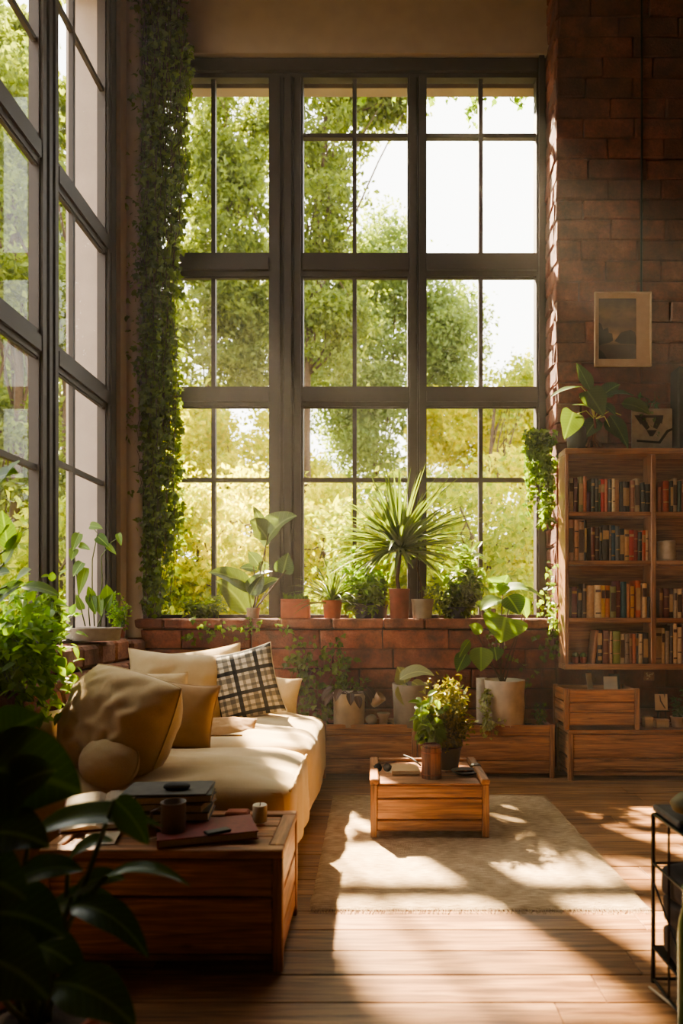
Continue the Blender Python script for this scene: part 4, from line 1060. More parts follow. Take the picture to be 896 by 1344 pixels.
# small round pot with bare twig stem
c = P(554, 814, 5.48); c.z = zs0
t = thing('potted_plant', 'small stone pot with a thin bare twisted stem beside the dracaena', 'plant', c); pot(t, c, .086, .155, 'grey_stone', taper=.85, wob=.04, seed=4)
m = MB(); m.tube([c+Vector((0, 0, .13)), P(553, 770, 5.5), P(546, 742, 5.5), P(549, 715, 5.5)], .007, .004, 6); m.build('stem', 'stem_brown', t, smooth=True)
m = MB(); random.seed(3)
for k in range(16):
    p = P(549, 715, 5.5)+rv(.03); m.leaf(p, rv(1)+Vector((0, 0, .5)), .12, .02, shape='lance', droop=.4, n=6)
m.build('foliage', 'strap_leaf', t, smooth=True)
# bushes on the sill
herb('potted_herb', 'bushy light green herb on the sill between spider plant and dracaena', 'plant', P(478, 806, 5.6), (P(474, 766, 5.57), (.24, .08, .27)), 44, 1500, .06, 'herb_leaf', seed=12, potargs=dict(c=Vector((XX(478, 5.58), 5.58, zs0)), r=.09, h=.12, mat='dark_pot'))
herb('potted_herb', 'dark upright shrub on the sill just left of the dracaena pot', 'plant', P(495, 800, 5.62), (P(494, 772, 5.6), (.1, .06, .2)), 18, 380, .05, 'ivy_leaf', seed=13, stemmat='stem_brown', potargs=dict(c=Vector((XX(499, 5.62), 5.6, zs0)), r=.06, h=.11, mat='dark_pot'))
herb('potted_herb', 'blue-green low bush on the sill right of the small stone pot', 'plant', P(598, 806, 5.58), (P(598, 782, 5.58), (.24, .08, .18)), 38, 1300, .05, 'ivy_leaf', seed=14, potargs=dict(c=Vector((XX(600, 5.58), 5.58, zs0)), r=.08, h=.09, mat='dark_pot'))
herb('potted_herb', 'taller airy green bush on the sill behind the low blue-green bush', 'plant', P(612, 800, 5.64), (P(604, 742, 5.62), (.22, .05, .26)), 28, 420, .075, 'vine_leaf', seed=15, kind='oval', potargs=dict(c=Vector((XX(640, 5.62), 5.62, zs0)), r=.06, h=.08, mat='dark_pot'))
herb('potted_herb', 'low leafy ground plant on the sill at the foot of the left window bay', 'plant', P(270, 806, 5.6), (P(268, 796, 5.6), (.24, .06, .08)), 26, 420, .045, 'ivy_leaf', seed=16)
vines('creeper', 'thin creeper with small pale leaves spilling over the sill near the sofa', 'vine', [[P(250, 812, 5.37), P(275, 825, 5.35), P(300, 822, 5.35), P(330, 816, 5.36), P(350, 822, 5.35)], [P(330, 815, 5.36), P(320, 834, 5.35), P(262, 832, 5.35), P(240, 842, 5.35)], [P(360, 814, 5.36), P(392, 838, 5.35), P(402, 870, 5.35)]], 60, .045, 'vine_leaf', seed=17, spread=.035)

# ================================================================== PLANTS BELOW THE SILL
zsoil = ZZ(950, YC)*0.9+.006
vines('creeper', 'dark creeper climbing the brick wall behind the left planter box', 'vine', [[P(px, 945, 5.34), P(px+dx*.4, 905, 5.36), P(px+dx, 870, 5.355), P(px+dx*.6, top, 5.355)] for px, dx, top in ((385, -6, 850), (400, 8, 835), (412, 12, 845), (425, 18, 850), (440, 10, 838), (392, 4, 880), (430, 30, 858), (405, -10, 860))], 75, .05, 'ivy_leaf', seed=18, spread=.05, stemmat='stem_green')
vines('creeper', 'sparse creeper on the brick wall right of the large white pot', 'vine', [[P(690, 900, 5.36), P(712, 870, 5.355), P(722, 840, 5.355), P(728, 818, 5.355)], [P(690, 880, 5.355), P(655, 850, 5.355), P(640, 835, 5.355)], [P(716, 860, 5.355), P(700, 835, 5.355)]], 60, .045, 'ivy_leaf', seed=19, spread=.045)
# left white pot with maroon plant
def in_crate(px0, px1, py0, d): return Vector((XX((px0+px1)/2, d), d, zsoil)), (px1-px0)/2*d/F, ZZ(py0, d)-zsoil
c, r, h = in_crate(437, 479, 909, 5.19)
t = thing('potted_plant', 'dark maroon leafy plant in a cream stone pot in the left planter', 'plant', c); pot(t, c, r, h, 'white_stone', taper=.96, rim=.004, wob=.03)
random.seed(14); m = MB(); ms = MB()
for k in range(15):
    a = k*2.4; e = c + Vector((math.cos(a)*r*1.1, math.sin(a)*r*.7-.03, h+.0+random.uniform(-.03, .05)))
    stem(ms, c+Vector((0, 0, h*.88)), e, .004, .003, .3); m.leaf(e, Vector((math.cos(a)*.7, math.sin(a)*.5-.3, -.4)), .12, .06, droop=.8, up=Vector((0, -.5, 1)), n=8, wave=.03)
ms.build('stem', 'stem_brown', t, smooth=True); m.build('foliage', 'maroon_leaf', t, smooth=True)
herb('fern', 'small green fern growing behind the cream stone pot', 'plant', P(455, 930, 5.33), (P(462, 888, 5.33), (.14, .03, .10)), 12, 200, .04, 'ivy_leaf', seed=25)
# grey pot with pale leaf
c, r, h = in_crate(514, 566, 897, 5.2)
t = thing('potted_plant', 'grey stone pot with a limp pale leaf in the left planter', 'plant', c); pot(t, c, r, h, 'grey_stone', taper=.88, rim=.004, wob=.06, seed=8)
m = MB(); pleaf(m, (532, 897), (522, 876), 26, 5.2, 5.16, droop=.2); pleaf(m, (524, 892), (568, 884), 24, 5.14, 5.1, droop=.8, tilt=(0, -.6, 1)); pleaf(m, (526, 898), (532, 926), 22, 5.1, 5.08, droop=.3); pleaf(m, (540, 895), (556, 912), 16, 5.1, 5.07, droop=.6)
m.build('foliage', 'pale_leaf', t, smooth=True); m = MB(); stem(m, c+Vector((0, 0, h*.8)), P(532, 895, 5.19), .004, .003); m.build('stem', 'stem_green', t)
# clay ornaments: two cups and round stone
def ornament(label, prof, c, rot, mat='mushroom_clay', name='clay_ornament', cat='ornament'):
    t = thing(name, label, cat, c); m = MB(); m.lathe(prof, c, 22, .03, 2, rot); m.build('body', mat, t, smooth=True); return t
cup = [(.001, 0), (.02, .0), (.03, .02), (.04, .07), (.046, .10), (.043, .104), (.037, .10), (.03, .05), (.001, .02)]
ornament('open clay cup tilted to the left in the left planter', cup, P(489, 926, 5.14), Matrix.Rotation(R(-35), 4, 'Y') @ Matrix.Rotation(R(45), 4, 'X') @ Matrix.Rotation(R(70), 4, 'Y'))
c2 = P(503, 950, 5.13); c2.z = zsoil+.002
ornament('upright clay cup with flared lip in the left planter', [(.001, 0), (.03, 0), (.03, .06), (.05, .10), (.047, .105), (.03, .075), (.001, .05)], c2, Matrix.Identity(4))
t = thing('pebble', 'smooth round grey stone in front of the clay cups', 'stone', P(487, 945, 5.115)); m = MB(); m.blob(P(487, 945, 5.12)+Vector((0, 0, .005)), (.044, .024, .038), wob=.12, seed=3); m.build('stone', 'grey_stone', t, smooth=True)
# large white pot with big leaves
c, r, h = in_crate(636, 688, 892, 5.22)
t = thing('potted_plant', 'big round-leaved plant in a large cream pot in the right planter', 'plant', c); pot(t, c, r, h, 'white_stone', taper=.97, rim=.005, wob=.03, seed=2)
m = MB()
for e in ((668, 795), (650, 800), (690, 785), (615, 850), (640, 840), (660, 775), (700, 790), (625, 830)): stem(m, c+Vector((random.uniform(-.03, .03), 0, h*.85)), P(e[0], e[1], 5.2), .006, .004, .12)
m.build('stem', 'stem_brown', t, smooth=True)
q = lambda cx, cy: (480+cx/3.446, 620+cy/3.446)
m = MB()
pleaf(m, q(630, 655), q(610, 765), 60, 5.16, 5.08, droop=.15, shape='heart', tilt=(0, -1, .2)); pleaf(m, q(700, 560), q(725, 655), 24, 5.15, 5.12, droop=.2, tilt=(.5, -1, .2))
pleaf(m, q(600, 560), q(730, 520), 26, 5.18, 5.1, droop=.8, tilt=(0, -.4, 1)); pleaf(m, q(600, 540), q(555, 480), 24, 5.22, 5.2, droop=.5); pleaf(m, q(620, 580), q(525, 630), 28, 5.18, 5.1, droop=.6, tilt=(0, -.5, 1))
pleaf(m, q(640, 560), q(690, 640), 34, 5.14, 5.06, droop=.3, tilt=(0, -.8, .6)); pleaf(m, q(650, 520), q(560, 500), 26, 5.24, 5.2, droop=.6, tilt=(0, -.4, 1)); pleaf(m, q(680, 530), q(800, 590), 20, 5.2, 5.16, droop=.7, tilt=(0, -.3, 1))
pleaf(m, q(470, 760), q(425, 835), 16, 5.16, 5.1, droop=.3, tilt=(.8, -.6, .3)); pleaf(m, q(455, 815), q(415, 900), 22, 5.14, 5.08, droop=.2); pleaf(m, q(520, 790), q(520, 895), 32, 5.14, 5.06, droop=.2, tilt=(0, -1, .2)); pleaf(m, q(580, 790), q(590, 850), 22, 5.2, 5.15, droop=.3)
pleaf(m, q(610, 540), q(640, 470), 26, 5.24, 5.26, droop=.4); pleaf(m, q(520, 730), q(470, 690), 16, 5.2, 5.2, droop=.5); pleaf(m, q(560, 640), q(500, 590), 24, 5.22, 5.2, droop=.5, tilt=(0, -.5, 1))
m.build('foliage', 'bright_leaf', t, smooth=True)
c, r, h = in_crate(624, 645, 890, 5.31); c.y = 5.325
t = thing('flower_pot', 'narrow cream pot half hidden behind the large cream pot', 'pot', c); pot(t, Vector((XX(632, 5.32), 5.325, zsoil)), .042, h, 'white_stone', taper=.97, rim=.004, wob=.03)
vines('trailing_plant', 'pale trailing fern hanging over the front of the right planter', 'plant', [[P(640, 905, 5.12), P(636, 930, 5.085), P(640, 950, 5.055), P(646+dx, 950+dy, 5.045)] for dx, dy in ((-8, 14), (0, 18), (8, 10), (14, 2), (-12, 2), (18, -6))], 90, .035, 'pale_leaf', seed=23, spread=.03, stemmat='stem_green', kind='leaf')
herb('herb_clump', 'dim low clump of herbs at the right end of the right planter', 'plant', Vector((XX(708, 5.2), 5.2, zsoil)), (P(706, 932, 5.2), (.06, .06, .07)), 10, 90, .035, 'ivy_leaf', seed=26)
herb('herb_clump', 'dim twiggy clump at the left end of the left planter', 'plant', Vector((XX(428, 5.2), 5.25, zsoil)), (P(428, 925, 5.25), (.05, .05, .10)), 8, 60, .035, 'ivy_leaf', seed=27)

# ================================================================== COFFEE TABLE THINGS
zt2 = TZ+0.007
c = Vector((XX(586, 4.08), 4.08, zt2))
random.seed(40)
t = herb('potted_plant', 'dense bush with yellowish tips in a dark pot on the coffee table', 'plant', c+Vector((0, 0, .12)), (P(588, 934, 4.08), (.145, .13, .235)), 56, 2600, .034, 'gold_leaf', seed=41, potargs=dict(c=c, r=.085, h=.13, mat='dark_pot'))
herb('potted_plant', 'pale green leafy plant at the left side of the table bush', 'plant', Vector((XX(566, 3.98), 3.985, zt2+.085)), (P(563, 938, 3.98), (.075, .07, .12)), 20, 150, .07, 'vine_leaf', seed=42, kind='oval', potargs=dict(c=Vector((XX(566, 3.98), 3.985, zt2)), r=.035, h=.09, mat='dark_pot', kw=dict(n=16)))
# wooden tankard with lid and handle
c = Vector((XX(566, 3.84), 3.84, zt2)); r = .056
t = thing('wooden_jug', 'round wooden jug with flat lid and spout on the coffee table', 'jug', c)
hj = ZZ(980, 3.84)-zt2
m = MB(); m.lathe([(.001, 0), (r*.98, 0), (r, .006), (r*.97, hj*.5), (r, hj*.85), (r*1.0, hj-.004), (r*.97, hj), (r*.85, hj), (r*.82, hj*.6), (.001, hj*.55)], c, 26, .015, 1); m.build('body', 'bark_wood', t, smooth=True)
m = MB(); m.lathe([(.001, hj+.001), (r*.9, hj+.001), (r*.95, hj+.006), (r*.9, hj+.012), (.001, hj+.014)], c, 26); m.tube([c+Vector((-r*1.3, -.01, hj+.006)), c+Vector((-r*.6, 0, hj+.018)), c+Vector((r*.5, .0, hj+.02))], .006, .005, 6); m.build('lid', 'bark_wood', t, smooth=True)
m = MB()
for zz in (.14, .84): m.tube([c+Vector((math.cos(a)*r*1.01, math.sin(a)*r*1.01, hj*zz)) for a in [2*PI*k/24 for k in range(25)]], .003, n=5)
m.build('hoop', 'terracotta_dark', t, smooth=True)
# papers, block, glasses, sticks, dish, stone
def sheetthing(name, label, cat, pts, z, th, mat, pages=None):
    v = [Vector((p[0], p[1], z)) for p in pts]; c = sum(v, Vector())/len(v); t = thing(name, label, cat, c)
    m = MB(); n = len(v); w = v + [q+Vector((0, 0, th)) for q in v]
    m.add(w, [tuple(range(n-1, -1, -1)), tuple(range(n, 2*n))] + [(k, (k+1) % n, n+(k+1) % n, n+k) for k in range(n)]); m.build('sheet', mat, t); return t
def T2(px, py): d = (CH-zt2)*F/(py-CY); return (XX(px, d), d)
sheetthing('paper', 'loose pale paper lying in the tray of the coffee table', 'paper', [T2(506, 1014), T2(548, 1015), T2(548, 1004), T2(520, 1003)], zt2+.0005, .002, 'paper')
t = thing('notebook', 'thick closed tan notebook lying left of the wooden jug', 'book', (T2(530, 1014)[0], T2(530, 1014)[1], zt2+.003))
a, b = T2(514, 1018), T2(548, 1010)
m = MB(); m.box(a[0], b[0], a[1], b[1]+.03, zt2+.003, zt2+.027, bev=.003); m.build('cover', 'linen_brown', t); m = MB(); m.box(a[0]+.004, b[0]+.002, a[1]-.001, b[1]+.026, zt2+.008, zt2+.023); m.build('pages', 'page_edges', t)
g = thing('sunglasses', 'black sunglasses lying at the left of the coffee table', 'glasses', (T2(500, 1012)[0], T2(500, 1012)[1], zt2))
m = MB(); gx, gy = T2(502, 1013)
for s in (-1, 1): m.lathe([(.001, 0), (.022, .002), (.024, .005), (.001, .004)], (gx+s*.027, gy, zt2+.024), 16, M=Matrix.Rotation(R(70), 4, 'X'))
m.tube([(gx-.01, gy, zt2+.03), (gx, gy-.003, zt2+.033), (gx+.01, gy, zt2+.03)], .003); m.build('lens', 'black_card', g, smooth=True)
m = MB()
for s in (-1, 1): m.tube([(gx+s*.05, gy, zt2+.03), (gx+s*.052, gy+.06, zt2+.022), (gx+s*.045, gy+.11, zt2+.006)], .0025)
m.build('temple_arm', 'black_card', g, smooth=True)
for i, (a, b, lab) in enumerate([((530, 999), (552, 1007), 'dark bent twig lying behind the tan notebook'), ((575, 1015), (632, 1013), 'long brown stick lying right of the wooden jug'), ((496, 1004), (520, 1001), 'short pale twig at the back left of the table tray')]):
    p0, p1 = T2(*a), T2(*b); m = MB(); mid = ((p0[0]+p1[0])/2, (p0[1]+p1[1])/2-.01)
    m.tube([(p0[0], p0[1], zt2+.036 if i == 0 else zt2+.008), (mid[0], mid[1], zt2+(.036 if i == 0 else .010)), (p1[0], p1[1], zt2+(.01 if i == 0 else .008))], .007, .005, 6); o = m.build('twig', 'bark_wood' if i else 'dark_pot', loc=(mid[0], mid[1], zt2), smooth=True); tag(o, lab, 'twig')
dx, dy = T2(600, 1003); t = thing('dish', 'dark shallow dish behind the stick on the coffee table', 'dish', (dx, dy+.03, zt2)); m = MB()
dc = Vector((XX(610, 3.95), 3.93, zt2)); m.lathe([(.001, 0), (.05, 0), (.08, .016), (.083, .02), (.078, .019), (.05, .006), (.001, .005)], dc, 26); m.build('bowl', 'dark_pot', t, smooth=True)
px, py = T2(626, 1009); t = thing('pebble', 'dark pebble beside the right rail of the coffee table', 'stone', (px, py, zt2)); m = MB(); m.blob((px-.01, py-.01, zt2+.018), (.034, .025, .018), wob=.15, seed=5); m.build('stone', 'dark_pot', t, smooth=True)

# ================================================================== SIDE CHEST THINGS
zf = FZ+0.001
def F2(px, py, z=None): z = zf if z is None else z; d = (CH-z)*F/(py-CY); return Vector((XX(px, d), d, z))
def flatbook(label, c, w, dpt, h, yaw, color, z, cat='book'):
    t = thing('book', label, cat, (c[0], c[1], z)); T = Matrix.Translation(Vector((c[0], c[1], z))) @ Matrix.Rotation(yaw, 4, 'Z'); mt = bookmat(color)
    m = MB(); m.box(-w/2, w/2, -dpt/2, dpt/2, 0, .004, M=T, bev=.001); m.box(-w/2, w/2, -dpt/2, dpt/2, h-.004, h, M=T, bev=.001); m.box(-w/2, -w/2+.005, -dpt/2, dpt/2, .004, h-.004, M=T); m.build('cover', mt, t)
    m = MB(); m.box(-w/2+.005, w/2-.005, -dpt/2+.004, dpt/2-.004, .004, h-.004, M=T); m.build('pages', 'page_edges', t); return t
cb = F2(262, 1098)
flatbook('dark red hardback lying open side right, lowest on the side chest', (cb.x+.02, cb.y+.02), .35, .21, .030, R(18), (128, 44, 36), zf)
cs = F2(240, 1082)
ys = .0
stack = [((58, 50, 46), .27, .20, .034, R(6), 'dark brown hardback, lowest of the stack on the side chest'), ((86, 70, 56), .26, .19, .032, R(-4), 'brown hardback in the middle of the stack on the side chest'), ((50, 48, 46), .28, .20, .03, R(9), 'charcoal hardback, topmost of the stack on the side chest')]
zz = zf+.031
for colr, w, dd, h, yw_, lab in stack:
    flatbook(lab, (cs.x-.03, 2.665), w, dd, h, yw_, colr, zz); zz += h+.001
t = thing('magazine', 'thin grey magazine on top of the book stack', 'magazine', (cs.x-.06, 2.66, zz)); T = Matrix.Translation(Vector((cs.x-.05, 2.66, zz))) @ Matrix.Rotation(R(4), 4, 'Z')
m = MB(); m.box(-.17, .15, -.10, .10, 0, .007, M=T, bev=.002); m.build('cover', 'grey_slate', t)
zz += .008
t = thing('eyeglass_case', 'small dark case lying on the magazine', 'case', (cs.x, 2.62, zz)); m = MB(); m.blob((cs.x-.02, 2.63, zz+.012), (.05, .026, .012), pw=3); m.build('shell', 'black_card', t, smooth=True)
# mug
cm = Vector((XX(229, 2.49), 2.475, zf)); t = thing('mug', 'tall dark bronze metal mug in front of the book stack', 'mug', cm)
hm = .135; rm = .044
m = MB(); m.lathe([(.001, 0), (rm*.95, 0), (rm, .004), (rm, hm*.95), (rm*1.05, hm), (rm*.95, hm), (rm*.92, .02), (.001, .015)], cm, 26); m.build('cup', 'bronze', t, smooth=True)
m = MB(); m.tube([cm+Vector((-rm*math.cos(.3), -rm*.3, hm*.85)), cm+Vector((-rm-.03, -.015, hm*.75)), cm+Vector((-rm-.032, -.015, hm*.4)), cm+Vector((-rm*.97, -.01, hm*.2))], .006, n=6); m.build('handle', 'bronze', t, smooth=True)
cc = Vector((XX(341, 2.68), 2.68, zf)); t = thing('candle', 'short white candle near the right edge of the side chest', 'candle', cc); m = MB(); m.lathe([(.001, 0), (.027, 0), (.0285, .004), (.0285, .062), (.026, .066), (.02, .062), (.001, .06)], cc, 22, .02); m.build('wax', 'candle_wax', t, smooth=True); m = MB(); m.tube([cc+Vector((0, 0, .058)), cc+Vector((.002, 0, .074))], .0015, n=5); m.build('wick', 'black_card', t)
t = thing('wood_block', 'small reddish wooden block behind the red hardback near the candle', 'block', (XX(310, 2.72), 2.72, zf)); m = MB(); m.box(XX(296, 2.72), XX(326, 2.72), 2.70, 2.76, zf, zf+.028, bev=.006); m.build('block', 'terracotta', t)
t = thing('phone', 'small dark phone lying on the red hardback', 'phone', (cb.x+.04, cb.y, zf+.031)); T = Matrix.Translation(Vector((cb.x+.075, cb.y-.045, zf+.0312))) @ Matrix.Rotation(R(35), 4, 'Z'); m = MB(); m.box(-.045, .045, -.02, .02, 0, .007, M=T, bev=.002); m.build('body', 'black_card', t); m = MB(); m.box(-.041, .041, -.017, .017, .0071, .0076, M=T); m.build('screen', 'grey_slate', t)
t = thing('pen', 'pale pen lying at the front edge of the side chest', 'pen', F2(200, 1104)); p0, p1 = F2(188, 1106), F2(205, 1102); m = MB(); m.tube([p0+Vector((0, 0, .006)), p1+Vector((0, 0, .006))], .005, n=8); m.build('barrel', 'white_card', t)
# open book and sheets at the left on the chest
def openbook(label, c, w, dd, yaw, tilt, mat, z):
    t = thing('open_book', label, 'book', (c[0], c[1], z)); T = Matrix.Translation(Vector((c[0], c[1], z))) @ Matrix.Rotation(yaw, 4, 'Z') @ Matrix.Rotation(tilt, 4, 'X'); m = MB()
    for s in (-1, 1):
        v = []; n = 8
        for k in range(n+1):
            u = k/n; zz = .004+.022*math.sin(PI*u**.6)*(1-u*.6)
            v += [T @ Vector((s*u*w/2, 0, zz)), T @ Vector((s*u*w/2, dd, zz)), T @ Vector((s*u*w/2, 0, 0)), T @ Vector((s*u*w/2, dd, 0))]
        f = []
        for k in range(n): a = 4*k; b = a+4; f += [(a, b, b+1, a+1), (a, a+2, b+2, b), (a+1, b+1, b+3, a+3), (a+2, a+3, b+3, b+2)]
        f += [(4*n, 4*n+2, 4*n+3, 4*n+1)]; m.add(v, f)
    m.build('pages', mat, t); m = MB(); m.box(-w/2-.006, w/2+.006, -.006, dd+.006, -.004, -.0005, M=T); m.build('cover', bookmat((110, 48, 40)), t)
openbook('open book with pale pages propped at the left of the side chest', (F2(140, 1085).x, 2.56), .28, .17, R(14), R(32), 'paper', zf+.008)
sheetthing('paper', 'pale sheet of paper at the left front of the side chest', 'paper', [F2(104, 1110), F2(150, 1108), F2(160, 1088), F2(120, 1086)], zf+.0005, .0015, 'paper')

# ================================================================== RIGHT: wire stand
SX, SY0, SY1 = XX(857, 2.3)-.0, 2.06, 2.30
stz = ZZ(1068, 2.30); sx1 = SX+.42
ws = thing('wire_stand', 'black wire frame stand at the right edge of the floor', 'stand', (SX+.21, 2.18, 0))
for x in (SX, sx1):
    for y in (SY0, SY1): m = MB(); m.tube([(x, y, 0), (x, y, stz)], .007, n=6); m.build('leg', 'black_metal', ws)
m = MB()
for zz in (.012, .12, .40, stz):
    pts = [(SX, SY0, zz), (sx1, SY0, zz), (sx1, SY1, zz), (SX, SY1, zz), (SX, SY0, zz)]
    for a, b in zip(pts[:-1], pts[1:]): m.tube([a, b], .005, n=6)
m.tube([(SX, (SY0+SY1)/2, .012), (SX, (SY0+SY1)/2, stz)], .004, n=5); m.tube([(SX, SY1, .34), (SX, SY0, .16)], .0035, n=5)
m.build('rail', 'black_metal', ws)
m = MB(); m.box(SX+.006, sx1-.006, SY0+.006, SY1-.006, .118, .124); m.build('lower_shelf', 'black_metal', ws)
m = MB(); m.box(SX+.006, sx1-.006, SY0+.006, SY1-.006, stz-.003, stz+.003); m.build('upper_shelf', 'black_metal', ws)
t = thing('blanket', 'folded charcoal blanket on the lower shelf of the wire stand', 'blanket', (SX+.2, 2.18, .125))
for k in range(3): cushion_block(SX+.012, sx1-.03, SY0+.014, SY1-.014,   .125+k*.096, .125+k*.096+.094, 40+k, pw=8, puff=.004, n=14).build('fold', 'dark_cloth', t, smooth=True)
t = thing('slate_slab', 'dark slate slab lying on top of the wire stand', 'slab', (SX+.2, 2.2, stz)); m = MB(); m.box(SX+.004, sx1, SY0+.06, SY1+.02, stz+.0035, stz+.028, bev=.006); m.build('slab', 'grey_slate', t)
t = thing('stone', 'smooth round olive-grey stone on the slate slab at the right edge', 'stone', (SX+.07, 2.17, stz+.029)); m = MB(); m.blob((SX+.08, 2.17, stz+.029+.040), (.075, .055, .04), wob=.1, seed=4, n=14, m=20); m.build('rounded_stone', 'olive_stone', t, smooth=True)
t = thing('bottle', 'slim green glass bottle standing in front of the wire stand', 'bottle', (.916, 2.0, 0)); m = MB(); m.lathe([(.001, 0), (.023, 0), (.025, .006), (.025, .30), (.021, .34), (.011, .38), (.010, .43), (.013, .432), (.013, .445), (.009, .445), (.008, .38), (.001, .36)], (.916, 2.0, 0.0), 22); m.build('body', 'dark_glass_bottle', t, smooth=True)
t = thing('wood_stick', 'thin pale stick lying on the floor under the wire stand', 'stick', (SX+.0, 2.15, 0)); m = MB(); m.tube([(SX-.03, 2.26, .006), (SX+.01, 2.12, .006)], .005, n=6); m.build('stick', 'white_card', t)

# ================================================================== LEFT LEDGE PLANTS
zl = 1.045
c = Vector((-1.86, 4.55, zl))
t = thing('trough_planter', 'pale round bowl planter with heart-leaved vine on the brick ledge', 'planter', c)
pot(t, c, .20, .085, 'grey_clay', taper=.93, squash=.55, n=32, name='pot'); random.seed(33)
ms = MB(); m = MB(); d = 4.55
for pts in ([(112, 822), (104, 790), (100, 750), (96, 715), (104, 698)], [(124, 822), (121, 770), (121, 735), (128, 700), (118, 688)], [(132, 822), (134, 760), (133, 730), (146, 712), (157, 704)], [(118, 822), (116, 800), (118, 780)], [(128, 822), (138, 800), (142, 785)]):
    ms.tube([P(a, b, d+random.uniform(-.04, .04)) for a, b in pts], .0045, .003, 5)
for b, e, w in (((104, 700), (96, 722), 14), ((118, 690), (134, 694), 12), ((128, 704), (142, 718), 15), ((104, 715), (118, 722), 9), ((98, 720), (94, 735), 12), ((108, 738), (97, 756), 16), ((112, 745), (104, 780), 14), ((155, 700), (159, 716), 9), ((140, 715), (152, 728), 8), ((118, 780), (125, 806), 15), ((122, 785), (116, 770), 13), ((128, 782), (133, 808), 16), ((142, 788), (140, 768), 20), ((137, 800), (148, 780), 14), ((108, 800), (100, 780), 12)):
    pleaf(m, b, e, w, d, d-.03, droop=.2, shape='heart', n=8, tilt=(random.uniform(-.3, .3), -1, .3))
ms.build('stem', 'stem_green', t, smooth=True); m.build('foliage', 'bright_leaf', t, smooth=True)
herb('potted_herb', 'small airy yellow-green herb at the right of the ledge bowl planter', 'plant', Vector((-1.80, 4.93, zl+.07)), (P(153, 795, 4.93), (.10, .08, .15)), 16, 330, .032, 'herb_leaf', seed=34, potargs=dict(c=Vector((-1.83, 4.95, zl)), r=.05, h=.08, mat='terracotta_dark'))
herb('potted_herb', 'dark green herb on the ledge in front of the side window mullion', 'plant', Vector((-1.84, 3.95, zl+.1)), (P(66, 806, 3.95), (.13, .12, .17)), 22, 420, .055, 'vine_leaf', seed=35, potargs=dict(c=Vector((-1.86, 3.97, zl)), r=.07, h=.11, mat='dark_pot'))
herb('leafy_bush', 'sunlit bright green bush spilling over the ledge at the left edge', 'plant', Vector((-1.80, 3.25, zl+.1)), (P(30, 858, 3.2), (.25, .20, .42)), 60, 1300, .06, 'herb_leaf', seed=36, kind='oval', potargs=dict(c=Vector((-1.90, 3.3, zl)), r=.09, h=.14, mat='terracotta_dark'))
random.seed(37); c = Vector((-1.90, 2.95, zl)); t = thing('potted_plant', 'large bright-leaved plant at the left edge before the side window', 'plant', c); pot(t, c, .10, .15, 'dark_pot'); d = 3.0
ms = MB(); m = MB()
for b, e, w in (((28, 770), (76, 782), 20), ((20, 765), (40, 748), 22), ((5, 740), (30, 700), 28), ((-10, 720), (12, 690), 26), ((15, 730), (28, 690), 12), ((-5, 790), (30, 765), 26), ((-15, 760), (12, 752), 24), ((0, 640), (24, 606), 30), ((10, 720), (3, 672), 26), ((-14, 632), (22, 622), 34)):
    pleaf(m, b, e, w, d, d-.05, droop=.3, tilt=(random.uniform(-.4, .4), -.7, .8)); stem(ms, c+Vector((0, 0, .13)), P(b[0], b[1], d), .006, .004, .1)
ms.build('stem', 'stem_green', t, smooth=True); m.build('foliage', 'bright_leaf', t, smooth=True)

# ================================================================== FOREGROUND DARK PLANT
random.seed(38); c = Vector((-.80, 1.62, 0)); t = thing('potted_plant', 'large dark broad-leaved plant in the shaded left foreground', 'plant', c); pot(t, c, .15, .30, 'terracotta_dark')
ms = MB(); m = MB()
LV = [((-30, 1010), (100, 1040), 120, 1.5, 1.5, .3, (.2, -1, .5)), ((40, 1095), (205, 1080), 44, 1.55, 1.5, .55, (0, -.5, 1)), ((150, 1050), (190, 1108), 44, 1.5, 1.46, .5, (-.4, -1, .3)), ((90, 1128), (145, 1100), 28, 1.6, 1.55, .6, (0, -.5, 1)),
      ((10, 1165), (105, 1140), 46, 1.5, 1.42, .5, (0, -.6, 1)), ((95, 1175), (160, 1150), 34, 1.55, 1.5, .6, (0, -.6, 1)), ((140, 1150), (246, 1160), 22, 1.5, 1.46, .7, (0, -.35, 1)), ((92, 1190), (190, 1262), 44, 1.5, 1.42, .8, (-.2, -.5, 1)),
      ((70, 1290), (172, 1350), 70, 1.4, 1.35, .6, (0, -.6, 1)), ((-20, 1200), (80, 1230), 90, 1.5, 1.45, .5, (0, -.8, .8)), ((-40, 1100), (60, 1110), 80, 1.45, 1.4, .5, (0, -.7, 1)), ((-30, 1260), (60, 1310), 90, 1.4, 1.3, .5, (0, -.8, .8)),
      ((20, 1240), (110, 1285), 60, 1.5, 1.42, .6, (0, -.6, 1)), ((-10, 980), (50, 940), 70, 1.55, 1.55, .3, (0, -1, .3)), ((0, 1050), (70, 1010), 70, 1.5, 1.45, .4, (0, -.8, .6)), ((-60, 1150), (30, 1180), 90, 1.4, 1.35, .5, (0, -.8, .7)), ((60, 1200), (150, 1180), 40, 1.6, 1.55, .6, (0, -.5, 1))]
for b, e, w, d0, d1, dr, tl in LV:
    A = pleaf(m, b, e, w, d0, d1, tilt=tl, droop=dr, wave=.03, fold=.1, n=16); stem(ms, c+Vector((random.uniform(-.03, .03), random.uniform(-.03, .03), .27)), A, .008, .005, .15)
ms.build('stem', 'stem_green', t, smooth=True); m.build('foliage', 'dark_leaf', t, smooth=True)

